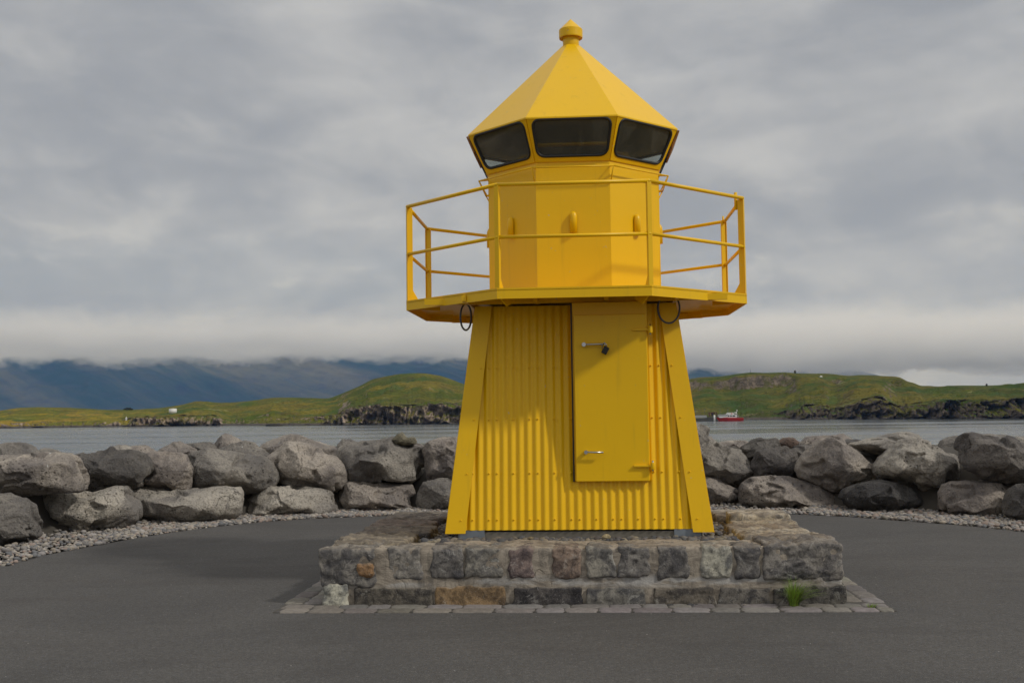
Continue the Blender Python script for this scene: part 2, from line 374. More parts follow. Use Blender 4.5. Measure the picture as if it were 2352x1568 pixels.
def asphalt_mat():
    m, t = mat('asphalt'); geo = t.new('ShaderNodeNewGeometry').outputs['Position']
    a = t.noise(geo, 0.45, 5, 0.6, 0.6); b = t.noise(geo, 3.0, 5, 0.65); f = t.noise(geo, 95.0, 3, 0.7)
    g = t.voro(geo, 110.0)
    c = t.mix(t.ramp(a, 0.3, 0.7), (0.084, 0.082, 0.080), (0.112, 0.108, 0.103))
    c = t.mix(t.math('MULTIPLY', t.ramp(b, 0.48, 0.75), 0.3), c, (0.074, 0.070, 0.068))
    st = t.ramp(t.noise(t.scale(geo, (0.35, 1.3, 1.0)), 1.0, 4, 0.55, 0.4), 0.55, 0.75)
    c = t.mix(t.math('MULTIPLY', st, 0.35), c, (0.082, 0.070, 0.062))
    c = t.mix(t.ramp(f, 0.45, 0.58, 0.0, 0.6), c, (0.052, 0.050, 0.048))
    c = t.mix(t.ramp(t.noise(geo, 24.0, 5, 0.75), 0.48, 0.62, 0.0, 0.5), c, (0.060, 0.056, 0.053))
    c = t.mix(t.ramp(t.noise(t.vmath('ADD', geo, (2, 9, 0)), 26.0, 5, 0.75), 0.56, 0.68, 0.0, 0.5), c, (0.17, 0.163, 0.155))
    c = t.mix(t.ramp(t.noise(t.vmath('ADD', geo, (7, 7, 7)), 80.0, 2, 0.6), 0.60, 0.70, 0.0, 0.55), c, (0.19, 0.185, 0.18))
    c = t.mix(t.math('MULTIPLY', t.ramp(t.noise(t.scale(geo, (0.5, 1.0, 1.0)), 0.9, 6, 0.7, 1.2), 0.52, 0.60), 0.28), c, (0.058, 0.055, 0.053))
    sp = t.math('MULTIPLY', t.ramp(t.voro(geo, 6.5), 0.025, 0.04, 1.0, 0.0), t.ramp(t.noise(geo, 1.1, 2, 0.5), 0.44, 0.52))
    c = t.mix(t.math('MULTIPLY', sp, 0.8), c, (0.5, 0.49, 0.46))
    h = t.math('ADD', t.math('MULTIPLY', g, 0.7), t.math('MULTIPLY', f, 1.0))
    return finish(m, t, c, 0.9, 0, h, 0.5, 0.008, 0.3)
ASPH = asphalt_mat()
def attr_mat(name, rough, bs=0.3, noise_scale=30.0, var=0.25):
    m, t = mat(name); at_ = t.new('ShaderNodeAttribute', attribute_name='Col').outputs['Color']
    geo = t.new('ShaderNodeNewGeometry').outputs['Position']
    n = t.noise(geo, noise_scale, 5, 0.65)
    c = t.mix(n, t.mix(1.0, at_, (1 - var * 2,) * 3, 'MULTIPLY'), t.mix(1.0, at_, (1 + var * 2,) * 3, 'MULTIPLY'))
    return finish(m, t, c, rough, 0, n, bs, 0.01, 0.3)
PEB = attr_mat('beach_pebble', 0.8, 0.2, 40.0, 0.15)
COB = attr_mat('cobblestone', 0.9, 0.7, 26.0, 0.28)
DIRT = simple('dark_soil', (0.075, 0.068, 0.058), 0.95, 0, 0.4, 6.0, 0.5)
def island_mat():
    m, t = mat('island_turf_and_rock')
    g = t.new('ShaderNodeNewGeometry'); pos = g.outputs['Position']; sp = t.new('ShaderNodeSeparateXYZ', ins={0: pos}); nz = t.new('ShaderNodeSeparateXYZ', ins={0: g.outputs['Normal']}).outputs[2]
    at_ = t.new('ShaderNodeAttribute', attribute_name='Col').outputs['Color']
    a = t.noise(t.scale(pos, (0.5, 1, 2.0)), 0.028, 6, 0.65, 0.5); b = t.noise(t.scale(pos, (0.6, 1, 1)), 0.13, 6, 0.7, 0.4); f = t.noise(t.scale(pos, (0.5, 1, 1)), 0.8, 4, 0.7)
    c = t.mix(t.ramp(a, 0.36, 0.62), t.mix(1.0, at_, (0.50, 0.78, 0.55), 'MULTIPLY'), t.mix(1.0, at_, (1.45, 1.25, 1.1), 'MULTIPLY'))
    c = t.mix(t.math('MULTIPLY', t.ramp(b, 0.50, 0.66), 0.6), c, (0.115, 0.082, 0.04))
    c = t.mix(t.math('MULTIPLY', t.ramp(f, 0.46, 0.62), 0.75), c, t.mix(1.0, at_, (0.42, 0.5, 0.45), 'MULTIPLY'))
    c = t.mix(t.math('MULTIPLY', t.ramp(t.noise(t.vmath('ADD', pos, (90, 40, 0)), 0.05, 4, 0.55), 0.53, 0.64), 0.65), c, (0.060, 0.120, 0.032))
    c = t.mix(t.math('MULTIPLY', t.ramp(t.noise(t.scale(t.vmath('ADD', pos, (11, 400, 0)), (0.35, 1, 1)), 0.11, 4, 0.6), 0.655, 0.69), 0.7), c, (0.30, 0.29, 0.12))
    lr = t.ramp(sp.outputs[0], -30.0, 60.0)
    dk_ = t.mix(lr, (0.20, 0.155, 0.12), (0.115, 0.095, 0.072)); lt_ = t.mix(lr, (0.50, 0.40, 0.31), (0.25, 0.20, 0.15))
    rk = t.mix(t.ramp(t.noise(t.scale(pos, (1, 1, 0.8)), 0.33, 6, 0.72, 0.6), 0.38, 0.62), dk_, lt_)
    rk = t.mix(t.math('MULTIPLY', t.ramp(t.noise(pos, 0.13, 5, 0.7), 0.50, 0.60), 0.75), rk, t.mix(1.0, at_, (0.8, 0.8, 0.8), 'MULTIPLY'))
    rf = t.ramp(t.math('ADD', nz, t.math('MULTIPLY', t.math('SUBTRACT', t.noise(pos, 0.25, 5, 0.7), 0.5), 0.5)), 0.70, 0.84, 1.0, 0.0)
    c = t.mix(rf, c, rk)
    beach = t.ramp(t.math('ADD', sp.outputs[2], t.math('MULTIPLY', t.noise(pos, 0.12, 3, 0.5), 0.8)), -4.7, -4.4, 1.0, 0.0)
    c = t.mix(beach, c, t.mix(t.noise(pos, 0.8, 5, 0.7), (0.07, 0.06, 0.052), (0.19, 0.165, 0.14)))
    wet = t.ramp(sp.outputs[2], -5.86, -5.74, 1.0, 0.0)
    c = t.mix(wet, c, (0.015, 0.014, 0.013))
    h = t.math('ADD', t.math('MULTIPLY', b, 1.2), t.math('ADD', t.math('MULTIPLY', t.noise(t.scale(pos, (1, 1, 0.4)), 0.7, 5, 0.7), 0.6), t.math('MULTIPLY', a, 3.0)))
    return finish(m, t, c, 0.95, 0, h, 1.0, 2.6, 0.1)
ISL = island_mat()
def mountain_mat():
    m, t = mat('far_mountain_slope')
    g = t.new('ShaderNodeNewGeometry'); pos = g.outputs['Position']; nz = t.new('ShaderNodeSeparateXYZ', ins={0: g.outputs['Normal']}).outputs[2]
    spm = t.new('ShaderNodeSeparateXYZ', ins={0: pos}); shr = t.new('ShaderNodeCombineXYZ', ins={0: t.math('ADD', spm.outputs[0], t.math('MULTIPLY', spm.outputs[1], 1.0)), 1: t.math('MULTIPLY', spm.outputs[1], 0.16), 2: 0.0}).outputs[0]
    a = t.noise(shr, 0.0022, 6, 0.62, 0.25); b = t.noise(pos, 0.008, 6, 0.7)
    c = t.mix(t.ramp(a, 0.35, 0.65), (0.022, 0.038, 0.014), (0.135, 0.120, 0.062))  # relief light and shade put into the slope colour as streaks
    c = t.mix(t.ramp(b, 0.45, 0.7, 0, 0.7), c, (0.055, 0.045, 0.040))
    c = t.mix(t.ramp(nz, 0.66, 0.84, 0.8, 0.0), c, (0.030, 0.026, 0.026))
    return finish(m, t, c, 1.0, 0, b, 0.6, 30.0, 0.0)
MTN = mountain_mat()
def water_mat():
    m, t = mat('harbour_water'); pos = t.new('ShaderNodeNewGeometry').outputs['Position']
    a = t.noise(t.scale(pos, (0.25, 1.0, 1)), 0.9, 4, 0.6, 0.4); b = t.noise(t.scale(pos, (0.12, 0.5, 1)), 0.25, 3, 0.6)
    band = t.ramp(t.noise(t.scale(pos, (0.006, 0.045, 1)), 1.0, 4, 0.6, 0.8), 0.42, 0.6)
    h = t.math('ADD', t.math('MULTIPLY', a, t.math('ADD', t.math('MULTIPLY', band, 0.22), 0.03)), t.math('MULTIPLY', b, 0.18))
    rgh = t.math('ADD', t.math('MULTIPLY', band, 0.14), 0.12)
    return finish(m, t, (0.075, 0.085, 0.085), rgh, 0, h, 0.34, 0.5, 0.5, **{'IOR': 1.33})
WATER = water_mat()

# ------------------------------------------------------------------ the setting: sea, ground, asphalt, gravel
SEA = -5.94
me = bpy.data.meshes.new('sea'); me.from_pydata([(-6900, 16, SEA), (6900, 16, SEA), (6900, 11800, SEA), (-6900, 11800, SEA)], [], [(0, 1, 2, 3)])
tag(link('sea', me, WATER), kind='structure', label='calm grey harbour water behind the boulders')

EDGE_PX = [(-420, 1440), (-250, 1368), (-120, 1328), (0, 1297), (120, 1272), (200, 1257), (300, 1238), (400, 1222), (500, 1209), (600, 1199), (700, 1192), (850, 1186),
           (1050, 1180), (1300, 1176), (1600, 1176), (1816, 1181), (1950, 1187), (2067, 1196), (2200, 1206), (2352, 1222), (2500, 1240), (2700, 1270)]
EDGE = [onz(a, b) for a, b in EDGE_PX]
EX = np.array([p.x for p in EDGE]); EY = np.array([p.y for p in EDGE])
def edge_y(x): return np.interp(x, EX, EY)
xs = np.linspace(-9.0, 10.5, 160)
xs = xs[(xs > EX[0]) & (xs < EX[-1])]
rim = [(float(x), float(edge_y(x) + 0.02 * math.sin(x * 7) + 0.012 * math.sin(x * 19)), 0.006) for x in xs]
V = [(-40, -30, 0.006), (40, -30, 0.006), (40, float(EY[-1]) - 2, 0.006), (rim[-1][0] + 2.0, rim[-1][1] - 1.4, 0.006)] + rim[::-1] + [(rim[0][0] - 1.2, rim[0][1] - 1.6, 0.006), (-40, float(EY[0]) - 6, 0.006)]
b = MB(); f = b.poly(V); bmesh.ops.triangulate(b.bm, faces=b.bm.faces)
tag(b.build('asphalt', ASPH), kind='structure', label='dark grey asphalt apron round the lighthouse')

# ground under gravel and boulders, rising to an embankment crest and falling to the sea
ROWX = [-60, -12, -8.4, -6.4, -5.7, -4.67, -3.38, -2.15, -1.0, 1.0, 3.1, 4.2, 5.3, 6.3, 7.0, 9.0, 12, 60]
ROWY = [-60, 3.0, 10.4, 13.5, 14.9, 15.9, 16.65, 17.0, 17.1, 17.3, 17.25, 16.9, 15.9, 15.1, 14.2, 11.0, 5.0, -60]
gx = np.linspace(-60, 60, 481); gy = np.concatenate([[-40, 0, 6], np.linspace(8, 34, 140), [45]])
GX, GY = np.meshgrid(gx, gy, indexing='ij')
ey = np.interp(GX, ROWX, ROWY); d = GY - ey
Z = np.interp(d, [0.0, 0.35, 1.0, 1.7, 2.5, 14.0], [0.0, 0.30, 0.78, 0.92, 0.80, -7.5])
Z = np.maximum(Z, SEA - 1.5)
Z = Z + np.where(d > 0.3, fbm(np.c_[GX.ravel() * 1.3, GY.ravel() * 1.3, np.zeros(GX.size)], 3).reshape(GX.shape) * 0.08, 0)
n, k = GX.shape; idx = np.arange(n * k).reshape(n, k)
F = np.stack([idx[:-1, :-1], idx[1:, :-1], idx[1:, 1:], idx[:-1, 1:]], -1).reshape(-1, 4)
tag(np_mesh('ground', np.c_[GX.ravel(), GY.ravel(), Z.ravel()], F, DIRT), kind='structure', label='bare ground and embankment under the boulders')

def pebble_mesh(name, pts, rad, cols, mt, seed, flat=0.62):
    rs = np.random.RandomState(seed); BV, BF = ICO2; n = len(pts); nv = len(BV)
    s = np.stack([rad * rs.uniform(0.85, 1.35, n), rad * rs.uniform(0.75, 1.05, n), rad * rs.uniform(flat * 0.8, flat * 1.25, n)], 1)
    V = BV[None] * s[:, None, :]
    # lumpy shape: one stretched corner each
    dirs = rs.normal(size=(n, 3)); dirs /= np.linalg.norm(dirs, axis=1)[:, None]
    V *= 1 + 0.22 * np.clip((BV[None] * dirs[:, None, :]).sum(-1), -0.3, 1)[..., None]
    a = rs.uniform(0, 6.283, n); tl = rs.normal(0, 0.25, n)
    ca, sa, ct, st = np.cos(a)[:, None], np.sin(a)[:, None], np.cos(tl)[:, None], np.sin(tl)[:, None]
    x, y, z = V[..., 0], V[..., 1], V[..., 2]
    x, z = x * ct - z * st, x * st + z * ct
    x, y = x * ca - y * sa, x * sa + y * ca
    V = np.stack([x, y, z], -1) + pts[:, None, :]
    F = (BF[None] + (np.arange(n) * nv)[:, None, None]).reshape(-1, 3)
    C = np.repeat(np.c_[cols, np.ones(n)], nv, 0)
    return np_mesh(name, V.reshape(-1, 3), F, mt, colors=C)
PAL = np.array([(0.20, 0.18, 0.15), (0.25, 0.215, 0.17), (0.16, 0.15, 0.14), (0.12, 0.12, 0.12), (0.29, 0.26, 0.22), (0.22, 0.17, 0.14), (0.18, 0.165, 0.155), (0.24, 0.22, 0.20)])
rs = np.random.RandomState(3)
def strip(n, x0, x1, width, seed):
    rs = np.random.RandomState(seed)
    x = rs.uniform(x0, x1, n); y = edge_y(x) + np.abs(rs.uniform(-0.015, 1.0, n)) * (np.maximum(np.interp(x, ROWX, ROWY) - edge_y(x), 0.5) - 0.05)
    z = rs.uniform(0.004, 0.035, n) + np.interp(y - np.interp(x, ROWX, ROWY), [-0.5, 0, 0.35], [0.0, 0.03, 0.30])
    return np.c_[x, y, z]
P1 = strip(16000, -8.4, -0.6, 1.9, 1); P2 = strip(1500, -0.6, 4.2, 1.5, 5); P3 = strip(8500, 4.2, 9.6, 1.8, 2)
P = np.concatenate([P1, P2, P3]); rad = np.clip(rs.lognormal(math.log(0.0225), 0.30, len(P)), 0.012, 0.055)
colr = PAL[rs.randint(0, len(PAL), len(P))] * np.array([1.18, 1.2, 1.24]) * rs.uniform(0.8, 1.25, (len(P), 1))
tag(pebble_mesh('gravel', P, rad, colr, PEB, 11), 'pale rounded beach pebbles spread between asphalt and boulders', 'gravel', kind='stuff')

# ------------------------------------------------------------------ boulders
def conv(z, pts):
    o, s = {'A': ((0, 1600), 2.351), 'B': ((900, 1600), 2.351), 'C': ((2750, 1600), 3.357), 'D': ((3396, 1600), 3.357)}[z]
    return [((x / s + o[0]) * 0.57422, (y / s + o[1]) * 0.57422) for x, y in pts]
def boulder(outline, D, dr, col, label, seed, group, cuts=9, rough=1.0, name='boulder'):
    rs = np.random.RandomState(seed)
    W = np.array([at(x, y, D)[:] for x, y in outline])[:, [0, 2]]
    # closed-polygon centroid
    x, z = W[:, 0], W[:, 1]; x2, z2 = np.roll(x, -1), np.roll(z, -1); cr = x * z2 - x2 * z; A = cr.sum() / 2
    c = np.array([((x + x2) * cr).sum(), ((z + z2) * cr).sum()]) / (6 * A)
    # densify outline, polar radius
    pts = []
    for i in range(len(W)):
        for k in range(12): pts.append(W[i] + (W[(i + 1) % len(W)] - W[i]) * k / 12)
    pts = np.array(pts) - c; th = np.arctan2(pts[:, 1], pts[:, 0]); r = np.hypot(pts[:, 0], pts[:, 1])
    o = np.argsort(th); th, r = th[o], r[o]; th = np.r_[th - 2 * math.pi, th, th + 2 * math.pi]; r = np.r_[r, r, r]
    gt = np.linspace(-math.pi, math.pi, 181); gr = np.interp(gt, th, r)
    gr = (gr + 0.5 * (np.roll(gr, 1) + np.roll(gr, -1))) / 2
    BV, BF = ICO6
    rho = np.hypot(BV[:, 0], BV[:, 2]); t = np.arctan2(BV[:, 2], BV[:, 0]); n = 3.2
    k = (rho ** n + np.abs(BV[:, 1]) ** n) ** (-1 / n)
    rr = np.interp(t, gt, gr)
    U = np.c_[BV[:, 0] * k, BV[:, 1] * k, BV[:, 2] * k]             # unit-ish superellipsoid
    for i in range(cuts):
        a_ = rs.uniform(0, 6.283); ny_ = rs.uniform(0.38, 0.92) * (-1 if i < cuts * 0.8 else 1); q_ = math.sqrt(1 - ny_ * ny_)
        nv = np.array([q_ * math.cos(a_), ny_, q_ * math.sin(a_)]); off = rs.uniform(0.80, 1.04)
        ex = np.maximum(0, U @ nv - off)
        U = U - (ex * 0.97)[:, None] * nv
    mean_r = gr.mean()
    V = np.c_[U[:, 0] * rr * 1.05, U[:, 1] * dr, U[:, 2] * rr * 1.05]
    nrm = U / np.maximum(np.linalg.norm(U, axis=1), 1e-6)[:, None]
    q = V + seed * 13.7
    s_ = rough * min(1.0, mean_r / 0.4)
    dsp = fbm(q * 1.7, 3) * 0.034 * s_ + (ridged(q * 2.6, 4, 0.55) - 0.8) * 0.024 * s_ + fbm(q * 9, 4, 0.65) * 0.009 * s_
    stp = fbm(q * 2.4 + 50, 2); dsp = dsp - np.where(stp > 0.22, np.minimum((stp - 0.22) * 0.9, 0.07), 0) * s_
    V = V + nrm * dsp[:, None]
    o = np_mesh(name, V, BF, ROCK, loc=(c[0], D, c[1]))
    g_ = sum(col) / 3; o.color = (*[(g_ + (c_ - g_) * 0.7) * 1.28 for c_ in col], 1.0)
    return tag(o, label, 'boulder', group)
GRP = 'basalt boulders of the breakwater'
G1, G2, G3, G4, G5 = (0.265, 0.245, 0.215), (0.19, 0.176, 0.157), (0.118, 0.110, 0.102), (0.235, 0.205, 0.18), (0.26, 0.23, 0.20)
DK, RD, MS = (0.07, 0.068, 0.068), (0.13, 0.085, 0.065), (0.20, 0.18, 0.11)
# row 'L' stands on the gravel, 'U' lies on it, 'K' behind
ROCKS = [
 ('A','L',[(-150,900),(0,885),(80,870),(160,890),(240,940),(285,1010),(310,1110),(350,1220),(370,1290),(300,1340),(150,1360),(0,1380),(-150,1370)],G2,'pitted grey boulder on the gravel cut by the left edge of the photo'),
 ('A','L',[(300,960),(350,900),(440,840),(560,825),(640,830),(750,870),(850,880),(960,850),(1060,815),(1130,815),(1170,880),(1210,960),(1255,1010),(1270,1090),(1265,1130),(1180,1180),(1150,1215),(1000,1210),(850,1240),(780,1255),(640,1250),(480,1235),(380,1180),(320,1080)],G1,'smooth pale boulder with a saddle-shaped top on the gravel, second from the left'),
 ('A','L',[(1245,860),(1300,820),(1450,830),(1600,850),(1760,850),(1950,830),(2150,815),(2230,830),(2260,890),(2265,960),(2240,1060),(2180,1110),(2120,1140),(1900,1160),(1700,1175),(1500,1165),(1350,1140),(1270,1150),(1260,1060),(1255,960)],G1,'long pale block-shaped boulder on the gravel with a small pebble lying on its top'),
 ('B','L',[(150,1000),(200,920),(290,860),(400,805),(450,795),(510,825),(640,815),(780,820),(900,840),(960,870),(1000,930),(1030,1010),(1020,1050),(920,1080),(750,1080),(600,1090),(430,1110),(300,1110),(160,1090)],G1,'pale boulder on the gravel with a dark blotch low on its face'),
 ('B','L',[(1035,980),(1080,880),(1130,790),(1200,770),(1350,790),(1500,795),(1650,790),(1730,810),(1755,880),(1765,990),(1720,1040),(1600,1060),(1450,1060),(1250,1070),(1100,1060)],G4,'squat brownish boulder behind the far left corner of the stone plinth'),
 ('B','L',[(1800,960),(1830,860),(1880,760),(1960,735),(2120,740),(2300,760),(2360,900),(2340,1040),(2000,1060),(1820,1040)],G2,'flat-faced grey boulder in the lower row half hidden by the left side of the tower'),
 ('C','L',[(40,1060),(270,1040),(420,1070),(560,1150),(700,1240),(735,1300),(720,1360),(500,1430),(280,1440),(40,1440)],G4,'low sloping boulder in the lower row beside the right edge of the tower'),
 ('C','L',[(735,1200),(800,1110),(900,1050),(1100,1028),(1230,1040),(1450,1070),(1690,1110),(1800,1170),(1950,1240),(2050,1330),(2050,1430),(1900,1460),(1500,1455),(1150,1460),(900,1460),(740,1400)],G4,'wide cracked grey boulder on the gravel behind the far right corner of the plinth'),
 ('D','L',[(0,1200),(100,1150),(280,1110),(450,1080),(580,1095),(780,1150),(900,1210),(970,1290),(1010,1380),(1000,1450),(930,1520),(700,1530),(450,1515),(200,1480),(0,1460),(-80,1380),(-80,1290)],DK,'nearly black low boulder on the gravel at the right'),
 ('D','L',[(1260,1250),(1330,1150),(1450,1110),(1750,1105),(1830,1095),(1990,1120),(2130,1200),(2200,1300),(2180,1420),(2150,1530),(2060,1570),(1700,1585),(1400,1575),(1290,1500),(1255,1370)],G4,'rounded pinkish grey boulder on the gravel, lower row, right of the near-black one'),
 ('D','L',[(2200,1280),(2260,1180),(2340,1140),(2480,1150),(2560,1400),(2520,1660),(2250,1650),(2150,1540),(2160,1440)],G3,'grey boulder in the lower row cut by the right edge of the photo'),
 ('D','M',[(900,1340),(1100,1280),(1300,1260),(1380,1400),(1280,1530),(1100,1550),(930,1520)],G3,'small shaded boulder wedged between the near-black boulder and its right neighbour'),
 ('A','U',[(-120,560),(60,510),(200,500),(360,490),(470,505),(620,505),(690,535),(720,600),(745,700),(763,780),(750,850),(680,860),(560,850),(420,860),(250,880),(100,890),(0,900),(-100,880),(-140,700)],G5,'large pale blotched boulder at the left end of the upper row'),
 ('A','U',[(680,520),(800,500),(880,465),(960,445),(1050,430),(1110,470),(1230,490),(1310,520),(1370,590),(1390,680),(1350,760),(1300,810),(1150,830),(1060,850),(930,860),(800,870),(730,850),(740,760),(700,620)],G3,'dark brown-grey boulder with a rough crest, second in the upper row from the left'),
 ('A','U',[(1355,530),(1430,500),(1560,490),(1680,485),(1750,510),(1790,600),(1797,700),(1785,780),(1760,850),(1600,860),(1400,850),(1310,800),(1380,700),(1385,620)],G4,'small upright boulder squeezed between the dark crested one and the pitted one'),
 ('A','U',[(1770,560),(1830,510),(1960,470),(2130,500),(2266,530),(2446,540),(2516,590),(2556,660),(2581,750),(2546,820),(2400,870),(2250,900),(2100,890),(1950,860),(1830,860),(1790,840),(1800,760),(1810,700)],G2,'long boulder full of small dark holes above the long pale block'),
 ('B','U',[(400,570),(430,510),(500,460),(600,400),(700,400),(800,430),(900,470),(1000,520),(1060,570),(1110,620),(1130,670),(1130,740),(1090,810),(1060,850),(920,860),(800,840),(600,790),(440,700),(410,620)],G5,'peaked wedge-shaped boulder with a smooth face and a white dropping on it'),
 ('B','U',[(1045,540),(1090,460),(1180,420),(1280,405),(1400,400),(1500,375),(1560,360),(1620,400),(1720,430),(1800,450),(1860,520),(1860,600),(1830,700),(1740,770),(1620,785),(1450,790),(1260,795),(1150,780),(1120,680),(1060,600)],G2,'craggy dark grey boulder carrying a small mossy stone, left of the tower'),
 ('B','U',[(1870,480),(1920,410),(2030,375),(2170,375),(2340,400),(2400,500),(2400,700),(2130,755),(1980,750),(1910,730),(1885,600)],G4,'upper-row boulder touching the left edge of the yellow tower'),
 ('C','U',[(60,640),(180,600),(320,580),(400,590),(560,640),(700,680),(760,760),(830,880),(870,980),(860,1060),(740,1190),(600,1150),(450,1110),(240,1060),(60,1030),(20,800)],G2,'big sloping grey boulder in the upper row touching the right edge of the tower'),
 ('C','U',[(950,700),(1010,680),(1200,640),(1320,630),(1440,690),(1470,830),(1480,980),(1440,1080),(1240,1090),(1000,1070),(880,1040),(870,900),(930,800)],(0.10,0.092,0.088),'dark fractured boulder with a vertical white streak, right of the tower'),
 ('C','U',[(1640,720),(1720,640),(1800,560),(1940,500),(2060,540),(2125,610),(2250,640),(2400,740),(2500,830),(2570,900),(2590,980),(2550,1080),(2370,1170),(2150,1240),(1900,1210),(1700,1110),(1560,1040),(1530,940),(1560,850),(1600,780)],G5,'large light pinkish boulder with a rounded peak in the middle of the right side'),
 ('D','U',[(560,720),(640,620),(740,560),(900,530),(1050,560),(1180,600),(1270,670),(1430,730),(1500,790),(1530,960),(1500,1080),(1350,1150),(1100,1220),(900,1180),(700,1100),(520,1060),(400,990),(395,900),(450,830),(500,780)],G1,'large pale grey boulder with a broad cracked face above the rounded lower one'),
 ('D','U',[(1510,720),(1520,600),(1560,510),(1650,450),(1780,445),(1860,500),(2000,500),(2150,510),(2260,560),(2400,620),(2500,800),(2500,1050),(2350,1150),(2200,1150),(2000,1080),(1800,1010),(1650,960),(1550,930),(1500,830)],(0.12,0.11,0.105),'huge dark boulder in the upper row at the right edge of the photo'),
 ('C','M',[(735,640),(820,590),(950,540),(1090,540),(1190,515),(1230,600),(1250,650),(1150,760),(980,860),(880,860),(780,770)],G3,'boulder with an angular shelf-like top just left of the dark fractured one'),
 ('C','M',[(1410,640),(1540,610),(1720,610),(1700,760),(1600,960),(1520,1060),(1450,1040),(1440,780)],G2,'greyish boulder filling the gap between the dark fractured one and the light peaked one'),
 ('D','M',[(60,580),(180,570),(300,530),(440,510),(560,470),(700,440),(840,440),(925,470),(940,520),(1050,560),(1000,640),(780,700),(600,740),(430,735),(280,700),(130,660),(50,610)],G1,'pale overhanging slab of rock wedged high between two big boulders on the right'),
 ('A','K',[(-60,430),(40,410),(130,400),(200,415),(290,460),(335,495),(320,600),(100,640),(-80,640)],G2,'rough boulder top showing behind the left end of the upper row'),
 ('A','K',[(360,500),(420,455),(470,455),(540,475),(640,495),(700,510),(690,600),(400,620)],G2,'low brown boulder crest peeping over the large blotched boulder'),
 ('A','K',[(1040,450),(1090,432),(1160,428),(1220,445),(1260,480),(1250,600),(1050,600)],G1,'small pale boulder top behind the dark crested boulder'),
 ('A','K',[(1210,455),(1260,432),(1350,432),(1400,465),(1470,500),(1430,620),(1230,620)],G4,'pinkish rounded boulder top behind the small upright boulder'),
 ('A','K',[(1480,500),(1560,445),(1640,400),(1680,395),(1730,430),(1860,480),(1850,620),(1520,620)],G5,'broad pointed boulder top rising behind the small upright boulder'),
 ('A','F',[(1720,420),(1820,405),(1960,405),(2030,430),(2070,480),(2060,560),(1760,560)],G3,'flat dark boulder crest next to the water behind the pitted boulder'),
 ('A','F',[(2015,425),(2060,360),(2110,325),(2160,335),(2230,370),(2270,410),(2280,540),(2040,540)],G5,'dome-shaped boulder standing highest of the left group against the water'),
 ('B','K',[(95,405),(170,393),(240,405),(280,440),(340,470),(410,520),(430,600),(200,620),(0,600),(-150,560),(-130,490),(0,440)],G2,'ragged brownish boulder top with a notch behind the pitted boulder'),
 ('B','K',[(330,455),(420,400),(520,350),(620,330),(700,345),(780,385),(950,440),(1090,465),(1090,600),(700,640),(400,600)],G5,'broad pale boulder rising behind the peaked wedge'),
 ('B','K',[(1065,415),(1110,368),(1180,370),(1260,400),(1270,480),(1180,520),(1090,480)],G2,'small knobbly boulder in the gap left of the craggy boulder'),
 ('B','K',[(1760,400),(1850,420),(1895,460),(1900,560),(1700,580),(1690,430)],G4,'light boulder shoulder behind the craggy boulder near the tower'),
 ('C','K',[(40,500),(180,480),(280,490),(360,530),(440,590),(420,680),(120,700),(20,640)],G5,'pale flat boulder top beside the tower at water level'),
 ('C','M',[(170,615),(240,560),(300,505),(350,560),(400,600),(420,700),(200,720)],G5,'small triangular rock point on the big sloping boulder'),
 ('C','K',[(370,600),(480,560),(580,550),(760,550),(830,580),(840,660),(740,720),(600,700),(400,660)],G5,'long pale slab behind the big sloping boulder'),
 ('C','K',[(800,585),(870,540),(980,500),(1060,530),(1090,600),(1000,660),(830,640)],G3,'grey boulder hump behind the shelf-topped boulder'),
 ('C','K',[(1220,570),(1300,515),(1400,505),(1440,535),(1520,590),(1500,680),(1350,700),(1230,680)],RD,'reddish brown rough boulder top seen against the water'),
 ('C','K',[(1495,580),(1600,510),(1720,485),(1920,480),(2000,480),(2110,455),(2220,525),(2240,620),(1900,660),(1700,680),(1520,650)],G4,'wide pinkish boulder crest behind the light peaked boulder'),
 ('D','K',[(-120,560),(0,530),(200,540),(280,580),(260,660),(100,700),(-80,640)],G3,'dark flat boulder between the light peaked one and the pale overhanging slab'),
 ('D','K',[(1220,630),(1270,540),(1340,500),(1450,490),(1580,490),(1620,600),(1560,780),(1440,760),(1280,700)],G2,'boxy grey boulder tucked against the huge dark boulder'),
 ('D','K',[(1780,470),(1900,450),(2060,470),(2110,510),(2120,620),(1850,620)],G1,'pale flat boulder top behind the huge dark boulder'),
 ('D','K',[(2220,550),(2300,490),(2420,490),(2500,560),(2480,680),(2250,660)],G1,'whitish boulder tip behind the huge dark boulder at the right edge'),
]
lows = []
def gfront(ol):
    i = max(range(len(ol)), key=lambda i: ol[i][1]); p = onz(ol[i][0], ol[i][1]); return p
data = []
for z, row, pts, col, lab in ROCKS:
    ol = conv(z, pts); xs_ = [p[0] for p in ol]; data.append([row, ol, col, lab, (min(xs_) + max(xs_)) / 2, max(xs_) - min(xs_)])
for d in data:
    if d[0] == 'L':
        y = gfront(d[1]).y; dr = min(0.62, max(0.38, d[5] * y / FPX * 0.42)); d.append(y + dr * 0.75); d.append(dr); lows.append((d[4], d[6]))
lows.sort(); LX = [a for a, b_ in lows]; LD = [b_ for a, b_ in lows]
for i, d in enumerate(data):
    if d[0] != 'L':
        base = float(np.interp(d[4], LX, LD)); off = {'U': 0.30, 'M': 0.75, 'K': 1.35, 'F': 1.9}[d[0]]
        D = base + off; dr = min(0.75, max(0.30, d[5] * D / FPX * 0.45)); d.append(D); d.append(dr)
    o = boulder(d[1], d[6], d[7], d[2], d[3], 100 + i, GRP, cuts=24 if d[0] in 'LU' else 12)
